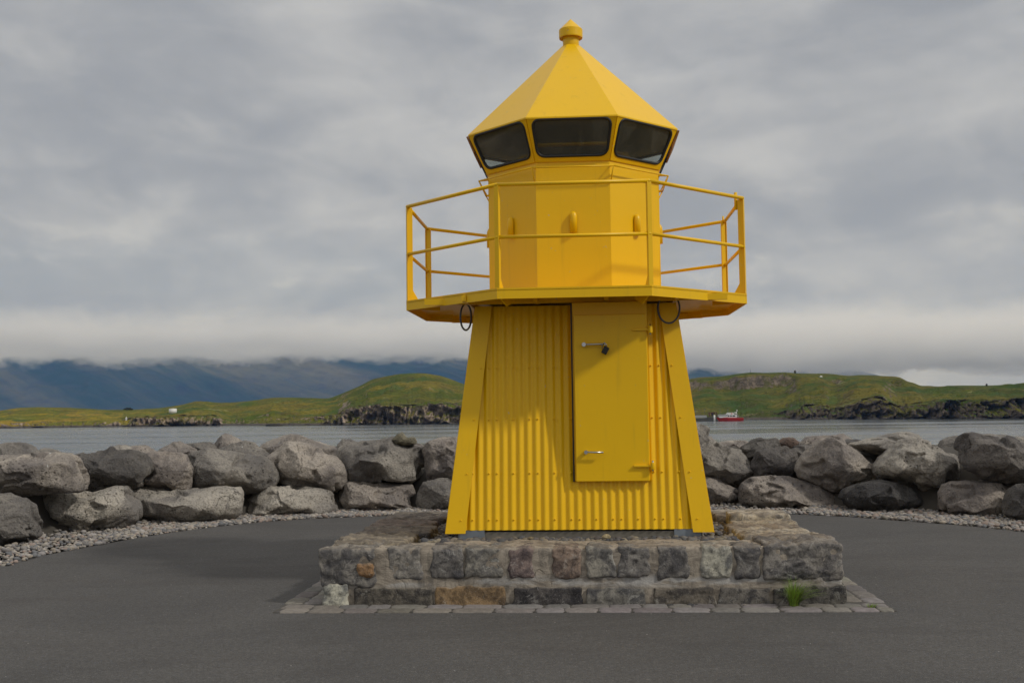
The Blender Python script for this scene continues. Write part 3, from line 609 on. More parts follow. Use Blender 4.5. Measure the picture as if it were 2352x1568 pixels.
# boulders standing behind the tower, continuing both rows
BHL = ['lower row behind the tower, left one of the hidden pair', 'lower row behind the tower, right one of the hidden pair', 'upper row behind the tower, left one of the hidden pair', 'upper row behind the tower, right one of the hidden pair']
for i, (x, y, w_, h_, z) in enumerate([(-0.1 + 0.55, 16.9, 0.62, 0.46, 0.40), (1.75, 16.8, 0.6, 0.42, 0.36), (0.9, 17.2, 0.75, 0.45, 0.98), (2.3, 17.3, 0.72, 0.42, 0.95)]):
    pts = []
    for k in range(12):
        a = k * math.pi / 6; r = 1 + 0.12 * math.sin(3 * a + i * 2) + 0.07 * math.cos(5 * a + i)
        p = Vector((x + w_ * r * math.cos(a), y, z + h_ * r * math.sin(a))) - Vector((0, 0, EYE))
        # back to picture units for the builder
        fw = Vector((0, math.cos(PITCH), math.sin(PITCH))); up = Vector((0, -math.sin(PITCH), math.cos(PITCH)))
        dd = p.dot(fw); X, U = FPX * p.x / dd, FPX * p.dot(up) / dd
        c_, s_ = math.cos(ROLL), math.sin(ROLL); pts.append((1176 + X * c_ - U * s_, 784 - (X * s_ + U * c_)))
    boulder(pts, y, 0.5, G2, 'grey boulder, ' + BHL[i], 300 + i, GRP)
# the rows go on past both edges of the frame
_src = [o_ for o_ in COL.objects if o_.name.startswith('boulder')]
_ord = ['first', 'second', 'third', 'fourth', 'fifth', 'sixth']
_rr = random.Random(77)
for sd, xs_, ys_ in (('left', [-7.4, -8.3, -9.2, -10.1, -10.9, -11.8], [12.0, 10.7, 9.3, 7.8, 6.3, 4.6]), ('right', [7.9, 8.9, 9.8, 10.8, 11.7, 12.6], [12.9, 11.4, 9.9, 8.2, 6.4, 4.5])):
    for q in range(6):
        for rw, z_ in (('lower', 0.36), ('upper', 0.98)):
            c_o = _src[_rr.randint(0, 22)].copy(); COL.objects.link(c_o); c_o.location = (xs_[q] + (0.25 if rw == 'upper' else 0) * (-1 if sd == 'left' else 1) * 1.2, ys_[q] - (0.5 if rw == 'upper' else 0), z_)
            c_o.rotation_euler = (_rr.uniform(-.2, .2), _rr.uniform(-.25, .25), _rr.uniform(0, 6.28)); c_o.scale = (1.05, 1.25, 1.05)
            c_o['label'] = '%s grey boulder of the %s row past the %s end of those in view' % (_ord[q], rw, sd); c_o['group'] = GRP
o = boulder(conv('B', [(1575,370),(1620,325),(1660,295),(1690,330),(1720,350),(1780,345),(1800,380),(1795,410),(1720,420),(1600,415)]), float(np.interp(1050, LX, LD)) + 0.25, 0.22, MS, 'small mossy yellowish stone perched on the craggy boulder', 71, None, 5, 0.6, 'perched_stone')
o['category'] = 'stone'
def small_stone(px, py, D, r, col, label, zsq=0.65, name='pebble'):
    V, F = ICO3; p = at(px, py, D); rs = np.random.RandomState(int(px))
    V = V * np.array([1.25, 0.9, zsq]) * r; V = V * (1 + 0.12 * perlin(V / r * 1.3 + px)[:, None])
    o = np_mesh(name, V, F, ROCK, loc=p); o.color = (*col, 1); return tag(o, label, 'pebble')
pp = conv('A', [(2115, 803)])[0]; small_stone(pp[0], pp[1], float(np.interp(pp[0], LX, LD)) - 0.05, 0.085, (0.30, 0.26, 0.18), 'beige pebble lying on top of the long pale block-shaped boulder')

# ------------------------------------------------------------------ lighthouse
LH = empty('lighthouse', (TX, TY, 0), PSI)
tag(LH, 'small yellow steel lighthouse with railed octagonal gallery on a stone plinth', 'lighthouse')
def V8(Rr, k, z):
    a = R(-112.5 + 45 * k); c = Rr / math.cos(R(22.5)); return Vector((c * math.cos(a), c * math.sin(a), z))
DR, DZ1, DZ0 = 1.522, 2.5346, 2.447
RR, CR, ER, EZ = 1.4995, 0.7907, 0.9561, 4.090
BB, BT, BZ = 1.126, 0.873, 0.513
def wall_y(z): return BB + (BT - BB) * (z - BZ) / (DZ0 - BZ)       # half width of tower body at height z
# corrugated walls: four leaning faces
def corrugated(face):
    per, amp = 0.0700, 0.0085
    nx = 12 * 31; hw = BB - 0.01; rows = 16; Vv = []; Fv = []
    us = np.linspace(-hw, hw, nx)
    for j in range(rows + 1):
        z = BZ + 0.012 + (DZ0 - BZ - 0.014) * j / rows; lim = wall_y(z) - 0.01; yb = -(wall_y(z) - 0.028)
        for u in us:
            uu = max(-lim, min(lim, u)); Vv.append((uu, yb - amp * math.cos(2 * math.pi * u / per), z))
    for j in range(rows):
        for i in range(nx - 1):
            Fv.append((j * nx + i, j * nx + i + 1, (j + 1) * nx + i + 1, (j + 1) * nx + i))
    V_ = np.array(Vv); a = face * math.pi / 2
    # screws
    BV, BF = ICO1; extra = []; ef = []; base = len(V_)
    if face in (0, 1, 3):
        for zr in SCREWZ:
            lim = wall_y(zr) - 0.16; k0 = -14
            for k in range(-16, 17):
                if k % 5 in (1, 3): continue
                u = k * per + per * 0.5 - 0.02
                if abs(u) > lim: continue
                if face == 0 and DX0 - 0.03 < u < DX1 + 0.03 and zr > DBZ - 0.05: continue
                c = np.array([u, -(wall_y(zr) - 0.028) - amp - 0.002, zr]); r = np.array([0.009, 0.008, 0.009])
                ef.append(BF + base + len(extra) * len(BV)); extra.append(BV * r + c)
    M = np.array([[math.cos(a), -math.sin(a), 0], [math.sin(a), math.cos(a), 0], [0, 0, 1]])
    W_ = V_ @ M.T
    me = bpy.data.meshes.new('wall')
    allV = [tuple(v) for v in W_]; allF = list(Fv)
    for e, f_ in zip(extra, ef):
        allV += [tuple(v) for v in e @ M.T]; allF += [tuple(int(i) for i in t) for t in f_]
    me.from_pydata(allV, [], allF)
    o = link('corrugated_wall', me, YEL, LH, smooth=True)
    return o
DY = -1.100                                                     # door front plane
DX0, _z = on(1320, 900, DY); DX1, _z = on(1488.5, 900, DY)
_x, DTZ = on(1403, 722, DY); _x, DBZ = on(1405, 1105, DY)
SCREWZ = []
for zy in (688, 993, 1308):
    _x, z = on(1200, (zy / 1.469 + 1000) * 0.57422, -1.0); SCREWZ.append(z)
_x, z = on(1200, 1193, -1.10); SCREWZ.append(z)
for f_ in range(4): corrugated(f_)
# corner trims: folded flashing over each corner
for k in range(4):
    a = k * math.pi / 2 + math.pi / 4
    b = MB(); M = Matrix.Rotation(k * math.pi / 2, 4, 'Z')
    for side in (0, 1):
        wt, wb = 0.145, 0.172
        pts = [(-BB, -BB - 0.004, BZ - 0.012), (-BB + wb, -BB - 0.004, BZ - 0.012), (-BT + wt, -BT - 0.004, DZ0), (-BT, -BT - 0.004, DZ0)]
        if side: pts = [(p[1], p[0], p[2]) for p in pts]
        n = Vector((0, 0.004, 0)) if not side else Vector((0.004, 0, 0))
        b.poly([M @ Vector(p) for p in pts], M.to_3x3() @ n)
    for zr in SCREWZ + [1.9]:
        hw = wall_y(zr); c = M @ Vector((-hw + 0.12, -hw - 0.006, zr)); b.ball(c, 0.008, 1)
        c = M @ Vector((-hw - 0.006, -hw + 0.12, zr)); b.ball(c, 0.008, 1)
    b.build('corner_trim', YEL, LH)
# inner core so nothing shows through, footing, galvanised shoes
b = MB(); b.poly([(-BB + .05, -BB + .05, BZ), (BB - .05, -BB + .05, BZ), (BB - .05, BB - .05, BZ), (-BB + .05, BB - .05, BZ)])
b.build('floor_plate', DARKIN, LH)
b = MB(); b.box((-BB + 0.09, -BB + 0.045, 0.30), (BB - 0.09, BB - 0.045, BZ - 0.003)); b.build('footing', CONC, LH, bevel=0.006)
for sx in (-1, 1):
    b = MB()
    xa = -1.02 if sx < 0 else 0.80
    b.box((xa, -BB + 0.028, 0.34), (xa + 0.225, -BB + 0.042, BZ + 0.01))
    b.build('galvanised_shoe', GALV, LH)
# door surround (upright box standing proud of the leaning wall) and door leaf
b = MB(); b.box((DX0 - 0.012, DY + 0.035, DBZ + 0.004), (DX1 + 0.006, -0.80, DZ0 - 0.001)); b.build('door_frame', YEL, LH, bevel=0.004)
b = MB(); b.box((DX0 - 0.026, DY + 0.030, DBZ - 0.002), (DX0 - 0.0135, DY + 0.07, DZ0 - 0.01)); b.build('door_gap_shade', BLK, LH)  # solid black strip, colours in the shade of the gap left of the frame
DOOR = MB().box((DX0, DY, DBZ), (DX1, DY + 0.032, DTZ)).build('door', YEL, LH, bevel=0.005)
for py in (757, 1070):
    x0, z0 = on(1452 if py < 900 else 1456, py, DY - 0.02); x1, _ = on(1499 if py < 900 else 1505, py, DY - 0.02)
    b = MB(); b.box((x0, DY - 0.022, z0 - 0.008), (x1 - 0.03, DY - 0.001, z0 + 0.008)); b.tube((x1 - 0.02, DY - 0.02, z0 - 0.03), (x1 - 0.02, DY - 0.02, z0 + 0.03), 0.019)
    b.box((x1 - 0.04, DY - 0.02, z0 - 0.024), (x1 + 0.0, DY + 0.05, z0 - 0.008)); hg = b.build('hinge', YEL, DOOR, bevel=0.002)
    MB().tube((x1 - 0.02, DY - 0.02, z0 - 0.045), (x1 - 0.02, DY - 0.02, z0 + 0.045), 0.008).build('hinge_pin', STEEL, DOOR)
xh0, zh = on(1341, 791, DY - 0.04); xh1, _ = on(1388, 791, DY - 0.04)
b = MB(); b.tube((xh0, DY + 0.002, zh), (xh0, DY - 0.05, zh), 0.018); b.tube((xh0, DY - 0.04, zh), (xh1, DY - 0.04, zh + 0.002), 0.0085); b.tube((xh1, DY - 0.04, zh), (xh1, DY - 0.01, zh), 0.008)
b.build('handle', STEEL, DOOR)
b = MB(); xk, zk = on(1387, 793, DY - 0.045)
b.path([(xk - 0.018, DY - 0.045, zk - 0.03), (xk - 0.012, DY - 0.05, zk + 0.012), (xk + 0.004, DY - 0.052, zk + 0.024), (xk + 0.02, DY - 0.05, zk + 0.006), (xk + 0.02, DY - 0.045, zk - 0.016)], 0.005)
b.build('padlock_shackle', STEEL, DOOR)
M = Matrix.Translation((xk + 0.012, DY - 0.048, zk - 0.040)) @ Matrix.Rotation(R(28), 4, 'Y')
pk = MB().box((-0.024, -0.016, -0.034), (0.024, 0.016, 0.030), M).build('padlock', BLK, DOOR, bevel=0.006)
xh0, zh = on(1346, 1038, DY - 0.04); xh1, _ = on(1386, 1040, DY - 0.04)
b = MB(); b.tube((xh0, DY + 0.002, zh), (xh0, DY - 0.05, zh), 0.016); b.tube((xh0, DY - 0.04, zh), (xh1, DY - 0.04, zh - 0.004), 0.008); b.build('handle', STEEL, DOOR)
# gallery deck
b = MB(); top = [V8(DR, k, DZ1) for k in range(8)]; b.poly([p - Vector((0, 0, 0.012)) for p in top][::-1], (0, 0, -0.01))
b.build('deck_plate', YEL, LH)
b = MB()
for k in range(8):
    p, q = V8(DR, k, 0), V8(DR, k + 1, 0); pi, qi = V8(DR - 0.012, k, 0), V8(DR - 0.012, k + 1, 0)
    b.poly([(p.x, p.y, DZ0), (q.x, q.y, DZ0), (qi.x, qi.y, DZ0), (pi.x, pi.y, DZ0)], (0, 0, DZ1 - DZ0))
b.build('fascia', YEL, LH)
b = MB()
for x in (-0.95, -0.35, 0.25, 0.85): b.box((x, -1.25, DZ0 + 0.012), (x + 0.035, 1.25, DZ0 + 0.064))
for y in (-1.0, 1.0): b.box((-1.3, y - 0.02, DZ0 + 0.006), (1.3, y + 0.02, DZ0 + 0.060))
for k in range(8):
    p = V8(DR - 0.05, k, DZ0 + 0.05); q = V8(0.85, k, DZ0 + 0.05); d_ = (q - p).normalized(); n_ = Vector((-d_.y, d_.x, 0)) * 0.005
    b.poly([p - n_, p + d_ * 0.26 - n_, p + d_ * 0.26 - n_ + Vector((0, 0, -0.05)), p + d_ * 0.12 - n_ + Vector((0, 0, -0.10 if k in (0, 1) else -0.045)), p - n_ + Vector((0, 0, -0.04))], n_ * 2)
b.build('deck_beams', YEL, LH)
# railing
_x, ZTOP = on(1318, 420, -RR); _x, ZMID = on(1318, 541, -RR)
for k in range(8):
    p = V8(RR, k, 0); n_ = Vector((p.x, p.y, 0)).normalized(); t_ = Vector((-n_.y, n_.x, 0))
    b = MB(); b.poly([p + t_ * 0.008 + n_ * 0.012 + Vector((0, 0, DZ1 - .01)), p - t_ * 0.008 + n_ * 0.012 + Vector((0, 0, DZ1 - .01)), p - t_ * 0.008 - n_ * 0.038 + Vector((0, 0, DZ1 - .01)), p + t_ * 0.008 - n_ * 0.038 + Vector((0, 0, DZ1 - .01))], (0, 0, ZTOP - DZ1))
    b.poly([p - t_ * 0.004 - n_ * 0.036 + Vector((0, 0, DZ1 - .01)), p - t_ * 0.004 - n_ * 0.100 + Vector((0, 0, DZ1 - .01)), p - t_ * 0.004 - n_ * 0.036 + Vector((0, 0, DZ1 + 0.10))], t_ * 0.008)
    b.poly([p - t_ * 0.020 + n_ * 0.012 + Vector((0, 0, DZ1 - .01)), p + t_ * 0.020 + n_ * 0.012 + Vector((0, 0, DZ1 - .01)), p + t_ * 0.020 + n_ * 0.018 + Vector((0, 0, DZ1 - .01)), p - t_ * 0.020 + n_ * 0.018 + Vector((0, 0, DZ1 - .01))], (0, 0, ZTOP - DZ1))
    b.build('railing_post', YEL, LH, bevel=0.002)
for z, r in ((ZTOP, 0.0165), (ZMID, 0.0155)):
    b = MB()
    for k in range(8):
        b.tube(V8(RR + 0.006, k, z), V8(RR + 0.006, k + 1, z), r, 14); b.ball(V8(RR + 0.006, k, z), r * 1.03, 2)
    for f_ in b.bm.faces: f_.smooth = True
    b.build('handrail' if z == ZTOP else 'mid_rail', YEL, LH)
b = MB()
p = V8(RR - 0.05, 2, 0); b.tube((p.x, p.y, ZTOP - 0.10), (p.x, p.y, ZTOP + 0.055), 0.014); b.build('pipe_stub', YEL, LH); b = MB(); p = V8(RR - 0.01, 3, 0); b.tube((p.x, p.y, ZTOP - 0.02), (p.x, p.y, ZTOP + 0.05), 0.009)
b.build('pipe_stub', YEL, LH)
# cabin
_x, ZCR = on(1316, 370, -CR)
b = MB()
for k in range(8):
    p, q = V8(CR, k, 0), V8(CR, k + 1, 0); b.poly([(p.x, p.y, DZ1 - 0.005), (q.x, q.y, DZ1 - 0.005), (q.x, q.y, ZCR), (p.x, p.y, ZCR)])
bmesh.ops.remove_doubles(b.bm, verts=b.bm.verts, dist=0.001)
o = b.build('cabin_wall', YEL, LH); m_ = o.modifiers.new('t', 'SOLIDIFY'); m_.thickness = 0.012; m_.offset = -1
b = MB(); b.poly([V8(CR - 0.02, k, ZCR - 0.10) for k in range(8)], (0, 0, -0.02)); b.build('lamp_floor', OLIVE, LH)
b = MB(); b.poly([V8(ER - 0.03, k, EZ - 0.012) for k in range(8)], (0, 0, 0.01)); b.build('ceiling', DARKIN, LH)
# window band, one leaning face per side, with a rounded opening
def rounded(hw0, hw1, t0, t1, rad, n=7):
    c = [(-hw0, t0), (hw0, t0), (hw1, t1), (-hw1, t1)]; out = []
    for i in range(4):
        p, a, q = Vector(c[i]), Vector(c[i - 1]), Vector(c[(i + 1) % 4])
        d0, d1 = (a - p).normalized(), (q - p).normalized()
        for j in range(n + 1):
            s = j / n; A = p + d0 * rad * (1 - s); Bq = p + d1 * rad * s
            out.append(tuple((A + Bq) / 2 * 0.0 + (p + d0 * rad) * (1 - s) ** 2 + p * 2 * s * (1 - s) + (p + d1 * rad) * s * s))
    return out
Hs = math.hypot(ER - CR, EZ - ZCR); wb_, wt_ = CR * math.tan(R(22.5)), ER * math.tan(R(22.5))
def face_pt(k, s, h, off=0.0):           # s across, h along the slope, off outward
    a = R(-90 + 45 * k); n = Vector((math.cos(a), math.sin(a), 0)); t = Vector((-n.y, n.x, 0))
    f = h / Hs; nn = (n * (EZ - ZCR) - Vector((0, 0, 1)) * (ER - CR)).normalized()
    return n * (CR + (ER - CR) * f) + t * s + Vector((0, 0, ZCR + (EZ - ZCR) * f)) + nn * off
h0, h1 = 0.115 * Hs, 0.955 * Hs
def hw_at(h): return wb_ + (wt_ - wb_) * h / Hs
LOOP = rounded(hw_at(h0) * 0.925, hw_at(h1) * 0.90, h0, h1, 0.075)
for k in range(8):
    b = MB(); N = len(LOOP); inner = []; outer = []
    cx, cy = 0, (h0 + h1) / 2
    quad = [(-wb_, 0), (wb_, 0), (wt_, Hs), (-wt_, Hs)]
    for i, (s, h) in enumerate(LOOP):
        q = i // 8; fr = (i % 8) / 7
        if q == 0: p = (-wb_ + 0, 0)
        elif q == 1: p = (wb_, 0)
        elif q == 2: p = (wt_, Hs)
        else: p = (-wt_, Hs)
        inner.append(b.bm.verts.new(face_pt(k, s, h))); outer.append(p)
    ov = [b.bm.verts.new(face_pt(k, *p)) for p in quad]
    for i in range(N):
        j = (i + 1) % N; a1, a2 = ov[i // 8], ov[j // 8]
        if a1 is a2: b.bm.faces.new([a1, inner[j], inner[i]])
        else: b.bm.faces.new([a1, a2, inner[j], inner[i]])
    o = b.build('window_band', YEL, LH); m_ = o.modifiers.new('t', 'SOLIDIFY'); m_.thickness = 0.012; m_.offset = -1
    win = MB().path([face_pt(k, s * 0.985, cy + (h - cy) * 0.98, 0.008) for s, h in LOOP], 0.0135, 8, True).build('window', BLK, LH)
    b = MB(); b.poly([face_pt(k, s * 0.985, cy + (h - cy) * 0.98, 0.003) for s, h in LOOP]); b.build('pane', GLASS, win)
for k in (2, 6):                                        # blinds hung outside the two side windows
    b = MB(); pts = [face_pt(k, -wt_ * 0.97, Hs * 1.0, 0.018), face_pt(k, wt_ * 0.97, Hs * 1.0, 0.018), face_pt(k, hw_at(Hs * .62) * 0.97, Hs * 0.62, 0.018), face_pt(k, -hw_at(Hs * .62) * 0.97, Hs * 0.62, 0.018)]
    n_ = (face_pt(k, 0, 0, 0.016) - face_pt(k, 0, 0, 0)); b.poly(pts, n_)
    b.build('shade_panel', ORANGE, LH)
# thin ring rail round the cabin with brackets
_x, ZR = on(1316, 383, -CR - 0.08)
b = MB(); RK = CR + 0.083
for k in range(8):
    b.tube(V8(RK, k, ZR), V8(RK, k + 1, ZR), 0.0075, 8); b.ball(V8(RK, k, ZR), 0.0078, 1)
    b.tube(V8(RK, k, ZR), V8(CR, k, ZR + 0.012), 0.006, 6); b.tube(V8(RK, k, ZR), V8(CR + 0.012, k, ZR - 0.135), 0.006, 6); b.tube(V8(CR + 0.014, k, ZR - 0.135), V8(CR - .01, k, ZR - 0.135), 0.006, 6)
b.build('rain_rail', YEL, LH)
# hooded vents, one on each cabin face
_x, zv0 = on(1318, 533, -CR - 0.04); _x, zv1 = on(1318, 484, -CR - 0.04)
for k in range(8):
    a = R(-90 + 45 * k); n = Vector((math.cos(a), math.sin(a), 0)); t = Vector((-n.y, n.x, 0)); b = MB(); r = 0.033
    c = n * (CR + 0.012); rings = []
    zs = [(zv0, 1.0), (zv1 - 0.065, 1.0), (zv1 - 0.045, 0.97), (zv1 - 0.025, 0.83), (zv1 - 0.010, 0.58), (zv1 - 0.002, 0.28)]
    for z, f in zs: rings.append([b.bm.verts.new(c + t * r * math.cos(q) * min(1, f * 1.05) + n * (r * math.sin(q) * 1.1 * f) + Vector((0, 0, z))) for q in [math.pi * i / 12 for i in range(13)]])
    for A, Bq in zip(rings, rings[1:]):
        for i in range(12): b.bm.faces.new([A[i], A[i + 1], Bq[i + 1], Bq[i]]).smooth = True
    b.bm.faces.new(rings[-1]); b.bm.faces.new(rings[0]); b.build('vent_hood', YEL, LH)
# roof, neck, cap
_x, ZN = on(1313, 108, 0.0); _x, ZN1 = on(1313, 84, 0.0); _x, ZC0 = on(1313, 86.5, 0.0); _x, ZC1 = on(1313, 70, 0.0); _x, ZAP = on(1313, 45, 0.0)
b = MB(); rn = 0.082
lo = [b.bm.verts.new(V8(ER + 0.012, k, EZ)) for k in range(8)]; lip = [b.bm.verts.new(V8(ER + 0.012, k, EZ - 0.014)) for k in range(8)]; up_ = [b.bm.verts.new(V8(rn, k, ZN)) for k in range(8)]
for k in range(8):
    j = (k + 1) % 8; b.bm.faces.new([lo[k], lo[j], up_[j], up_[k]]); b.bm.faces.new([lip[k], lip[j], lo[j], lo[k]])
b.bm.faces.new(up_)
ROOF = b.build('roof', YEL, LH, bevel=0.003)
MB().lathe([(0.078, ZN - 0.02), (0.078, ZC0 + 0.01)], 28).build('roof_neck', YEL, LH, bevel=0.003)
b = MB().lathe([(0.100, ZC0 + 0.004), (0.112, ZC0 - 0.012), (0.114, ZC0 + 0.0), (0.114, ZC1), (0.108, ZC1 + 0.006), (0.004, ZAP)], 32, smooth=False); b.ball((-0.02, -0.113, ZC0 + 0.05), 0.008, 1); b.build('vent_cap', YEL, LH)
# lamp inside the lantern
b = MB(); b.lathe([(0.075, ZCR - 0.08), (0.075, ZCR + 0.16), (0.06, ZCR + 0.20), (0.02, ZCR + 0.215)], 20); b.lathe([(0.11, ZCR - 0.098), (0.11, ZCR - 0.06)], 20); b.build('lantern_lamp', NAVY, LH)
# hanging cable loops under the deck
def loop(cx, cy, rx, ry, ly, tilt=0.0):
    pts = []
    for i in range(28):
        a = 2 * math.pi * i / 28; px = cx + rx * math.sin(a); py = cy - ry * math.cos(a); x, z = on(px, py, ly + tilt * math.sin(a)); pts.append((x, ly + tilt * math.sin(a), z))
    b = MB().path(pts, 0.0085, 8, True)
    x, z = on(cx, cy - ry, ly); b.tube((x, ly, z - 0.01), (x, ly, DZ0 + 0.06), 0.007, 8)
    b.build('cable_loop', CABLE, LH)
loop(1070, 728, 12.5, 30, -0.93, 0.10); loop(1536, 708, 25, 34, -0.985, 0.03)

# ------------------------------------------------------------------ stone plinth
PW, PL_, PZ = 4.0964 / 2, 3.423 / 2, 0.4615
PLN = empty('stone_plinth', (TX, TY, 0), PSI)
tag(PLN, 'low square masonry plinth of rough mortared stones round the lighthouse foot', 'plinth')
def noisy_block(name, x0, x1, y0, y1, z0, z1, mt, col, seed, amp=0.014, parent=PLN, step=0.022, rnd=0.03, sag=0.0, M=None, wob=0.0, warp=0.0):
    """a rounded, roughened block as one closed grid mesh"""
    sx, sy, sz = x1 - x0, y1 - y0, z1 - z0
    nx, ny, nz = (max(3, min(190, int(s / step))) for s in (sx, sy, sz))
    Vd = {}; Vl = []; Fl = []
    def vid(i, j, k):
        key = (i, j, k)
        if key not in Vd: Vd[key] = len(Vl); Vl.append((i / nx, j / ny, k / nz))
        return Vd[key]
    for i in range(nx):
        for j in range(ny):
            Fl.append((vid(i, j, 0), vid(i, j + 1, 0), vid(i + 1, j + 1, 0), vid(i + 1, j, 0))); Fl.append((vid(i, j, nz), vid(i + 1, j, nz), vid(i + 1, j + 1, nz), vid(i, j + 1, nz)))
        for k in range(nz):
            Fl.append((vid(i, 0, k), vid(i + 1, 0, k), vid(i + 1, 0, k + 1), vid(i, 0, k + 1))); Fl.append((vid(i, ny, k), vid(i, ny, k + 1), vid(i + 1, ny, k + 1), vid(i + 1, ny, k)))
    for j in range(ny):
        for k in range(nz):
            Fl.append((vid(0, j, k), vid(0, j, k + 1), vid(0, j + 1, k + 1), vid(0, j + 1, k))); Fl.append((vid(nx, j, k), vid(nx, j + 1, k), vid(nx, j + 1, k + 1), vid(nx, j, k + 1)))
    P = np.array(Vl); S = np.array([sx, sy, sz]); C = (P - 0.5) * S
    # round the corners
    inner = np.maximum(S / 2 - rnd, 0.001); q = np.clip(C, -inner, inner); dlt = C - q; L = np.linalg.norm(dlt, axis=1); sc_ = np.where(L > rnd, rnd / np.maximum(L, 1e-6), 1.0)
    C = q + dlt * sc_[:, None]
    Wp = C + np.array([(x0 + x1) / 2, (y0 + y1) / 2, (z0 + z1) / 2])
    nr = C / (S / 2); nr = np.sign(nr) * np.abs(nr) ** 6; nr /= np.maximum(np.linalg.norm(nr, axis=1), 1e-6)[:, None]
    qq = Wp + seed * 3.31
    dsp = fbm(qq * 5.5, 3) * amp + (ridged(qq * 11, 3) - 0.7) * amp * 0.45 + fbm(qq * 34, 2) * amp * 0.22
    if wob: dsp = dsp + fbm(qq * 1.6, 2) * wob
    Wp = Wp + nr * dsp[:, None]
    if warp:
        Wp[:, 0] += fbm(qq * 7.0 + 3, 3) * warp; Wp[:, 2] += fbm(qq * 7.0 + 40, 3) * warp * 0.8
    o = np_mesh(name, Wp, np.array(Fl), mt, parent=parent); o.color = (*col, 1); return o
# mortar core: four walls butted end to end
TKF, TKS = 0.50, 0.62
noisy_block('mortar_core', -PW + 0.012, PW - 0.012, -PL_ + 0.004, -PL_ + TKF, 0.0, PZ - 0.012, MORTAR, (1, 1, 1), 1, 0.010, step=0.022, wob=0.012)
noisy_block('mortar_core', -PW + 0.02, PW - 0.02, PL_ - TKF, PL_ - 0.02, 0.0, PZ - 0.03, MORTAR, (1, 1, 1), 2, 0.010, step=0.06)
noisy_block('mortar_core', -PW + 0.02, -PW + TKS - 0.04, -PL_ + TKF - 0.02, PL_ - TKF + 0.02, 0.0, PZ - 0.05, MORTAR, (1, 1, 1), 3, 0.010, step=0.06)
noisy_block('mortar_core', PW - TKS + 0.08, PW - 0.03, -PL_ + TKF - 0.02, PL_ - TKF + 0.02, 0.0, PZ - 0.085, MORTAR, (1, 1, 1), 4, 0.010, step=0.06)
GR1, GR2, GR3 = (0.225, 0.215, 0.20), (0.175, 0.168, 0.162), (0.25, 0.24, 0.215)
up = [(737, 863, 1263, 1342, GR1, 0.024, 'grey corner stone with an orange and white patch'), (893, 965, 1268, 1328, GR1, 0.02, None), (993, 1062, 1268, 1326, GR2, 0.02, None), (1071, 1152, 1266, 1324, GR3, 0.018, None),
      (1169, 1223, 1262, 1326, (0.21, 0.165, 0.155), 0.012, 'dark pink rounded stone'), (1272, 1331, 1258, 1326, (0.22, 0.17, 0.14), 0.02, 'stone stained rust red'), (1349, 1411, 1258, 1326, GR3, 0.02, None),
      (1421, 1491, 1258, 1322, GR2, 0.022, None), (1511, 1580, 1258, 1328, GR2, 0.022, 'dark stone with a white crust'), (1611, 1680, 1256, 1326, (0.36, 0.355, 0.31), 0.018, 'whitish stone'), (1688, 1745, 1260, 1324, GR2, 0.02, None), (1754, 1936, 1246, 1330, (0.20, 0.19, 0.18), 0.026, 'large dark corner stone with a hollow')]
for i, (a, c, t_, bo, col, am, lab) in enumerate(up):
    x0, z1 = on(a, t_, -PL_); x1, z0 = on(c, bo, -PL_); z1 = min(z1, PZ + 0.012)
    ov = 0.0
    o = noisy_block('facing_stone', x0 - 0.006, x1 + 0.006, -PL_ - 0.010, -PL_ + (0.30 if 0 < i < 11 else 0.48), z0 - 0.004, max(z1, PZ - 0.008), STONE, col, 20 + i, am * 0.75, step=0.012, rnd=0.022, warp=0.020)
    if lab: o['label'] = lab
lowr = [(744, 797, 1345, 1397, (0.40, 0.40, 0.35), 0.02, 'white speckled corner stone'), (812, 990, 1352, 1397, (0.12, 0.11, 0.095), 0.010, None), (1002, 1156, 1348, 1396, (0.235, 0.165, 0.095), 0.010, 'orange-brown block'), (1180, 1333, 1351, 1394, (0.085, 0.08, 0.08), 0.012, 'blackish block'),
        (1350, 1482, 1351, 1394, (0.20, 0.195, 0.18), 0.014, 'black block with white crust'), (1503, 1642, 1351, 1393, (0.15, 0.135, 0.115), 0.012, None), (1655, 1768, 1352, 1392, (0.14, 0.132, 0.122), 0.014, None), (1776, 1812, 1352, 1391, (0.09, 0.085, 0.08), 0.010, None), (1832, 1944, 1345, 1390, (0.115, 0.11, 0.10), 0.012, None)]
for i, (a, c, t_, bo, col, am, lab) in enumerate(lowr):
    x0, z1 = on(a, t_, -PL_ - 0.02); x1, z0 = on(c, bo, -PL_ - 0.02)
    o = noisy_block('facing_stone', x0 - .005, x1 + .005, -PL_ - 0.020, -PL_ + 0.16, -0.02, z1 + .004, STONE, col, 50 + i, am * 0.9, step=0.012, rnd=0.014, warp=0.014)
    if lab: o['label'] = lab
b_, _z = on(838, 1322, -PL_ - 0.03); noisy_block('facing_stone', b_ - 0.055, b_ + 0.06, -PL_ - 0.038, -PL_ + 0.02, 0.235, 0.345, STONE, (0.25, 0.155, 0.085), 77, 0.012, step=0.008, rnd=0.03, warp=0.022)
# stones on the other three faces
rr_ = random.Random(5)
for side in (-1, 1):
    for row, (z0, z1) in enumerate(((-0.02, 0.17), (0.215, PZ - 0.07))):
        y = -PL_ + 0.26
        while y < PL_ - 0.3:
            L_ = rr_.uniform(0.28, 0.5); g_ = rr_.uniform(0.12, 0.22); xa = side * PW
            noisy_block('facing_stone', min(xa, xa - side * 0.15) - (0.012 if side < 0 else 0), max(xa, xa - side * 0.15) + (0.012 if side > 0 else 0), y, min(y + L_, PL_ - 0.25), z0, z1, STONE, [c * g_ for c in (1, 0.95, 0.88)], rr_.randint(100, 900), 0.014, step=0.035)
            y += L_ + 0.05
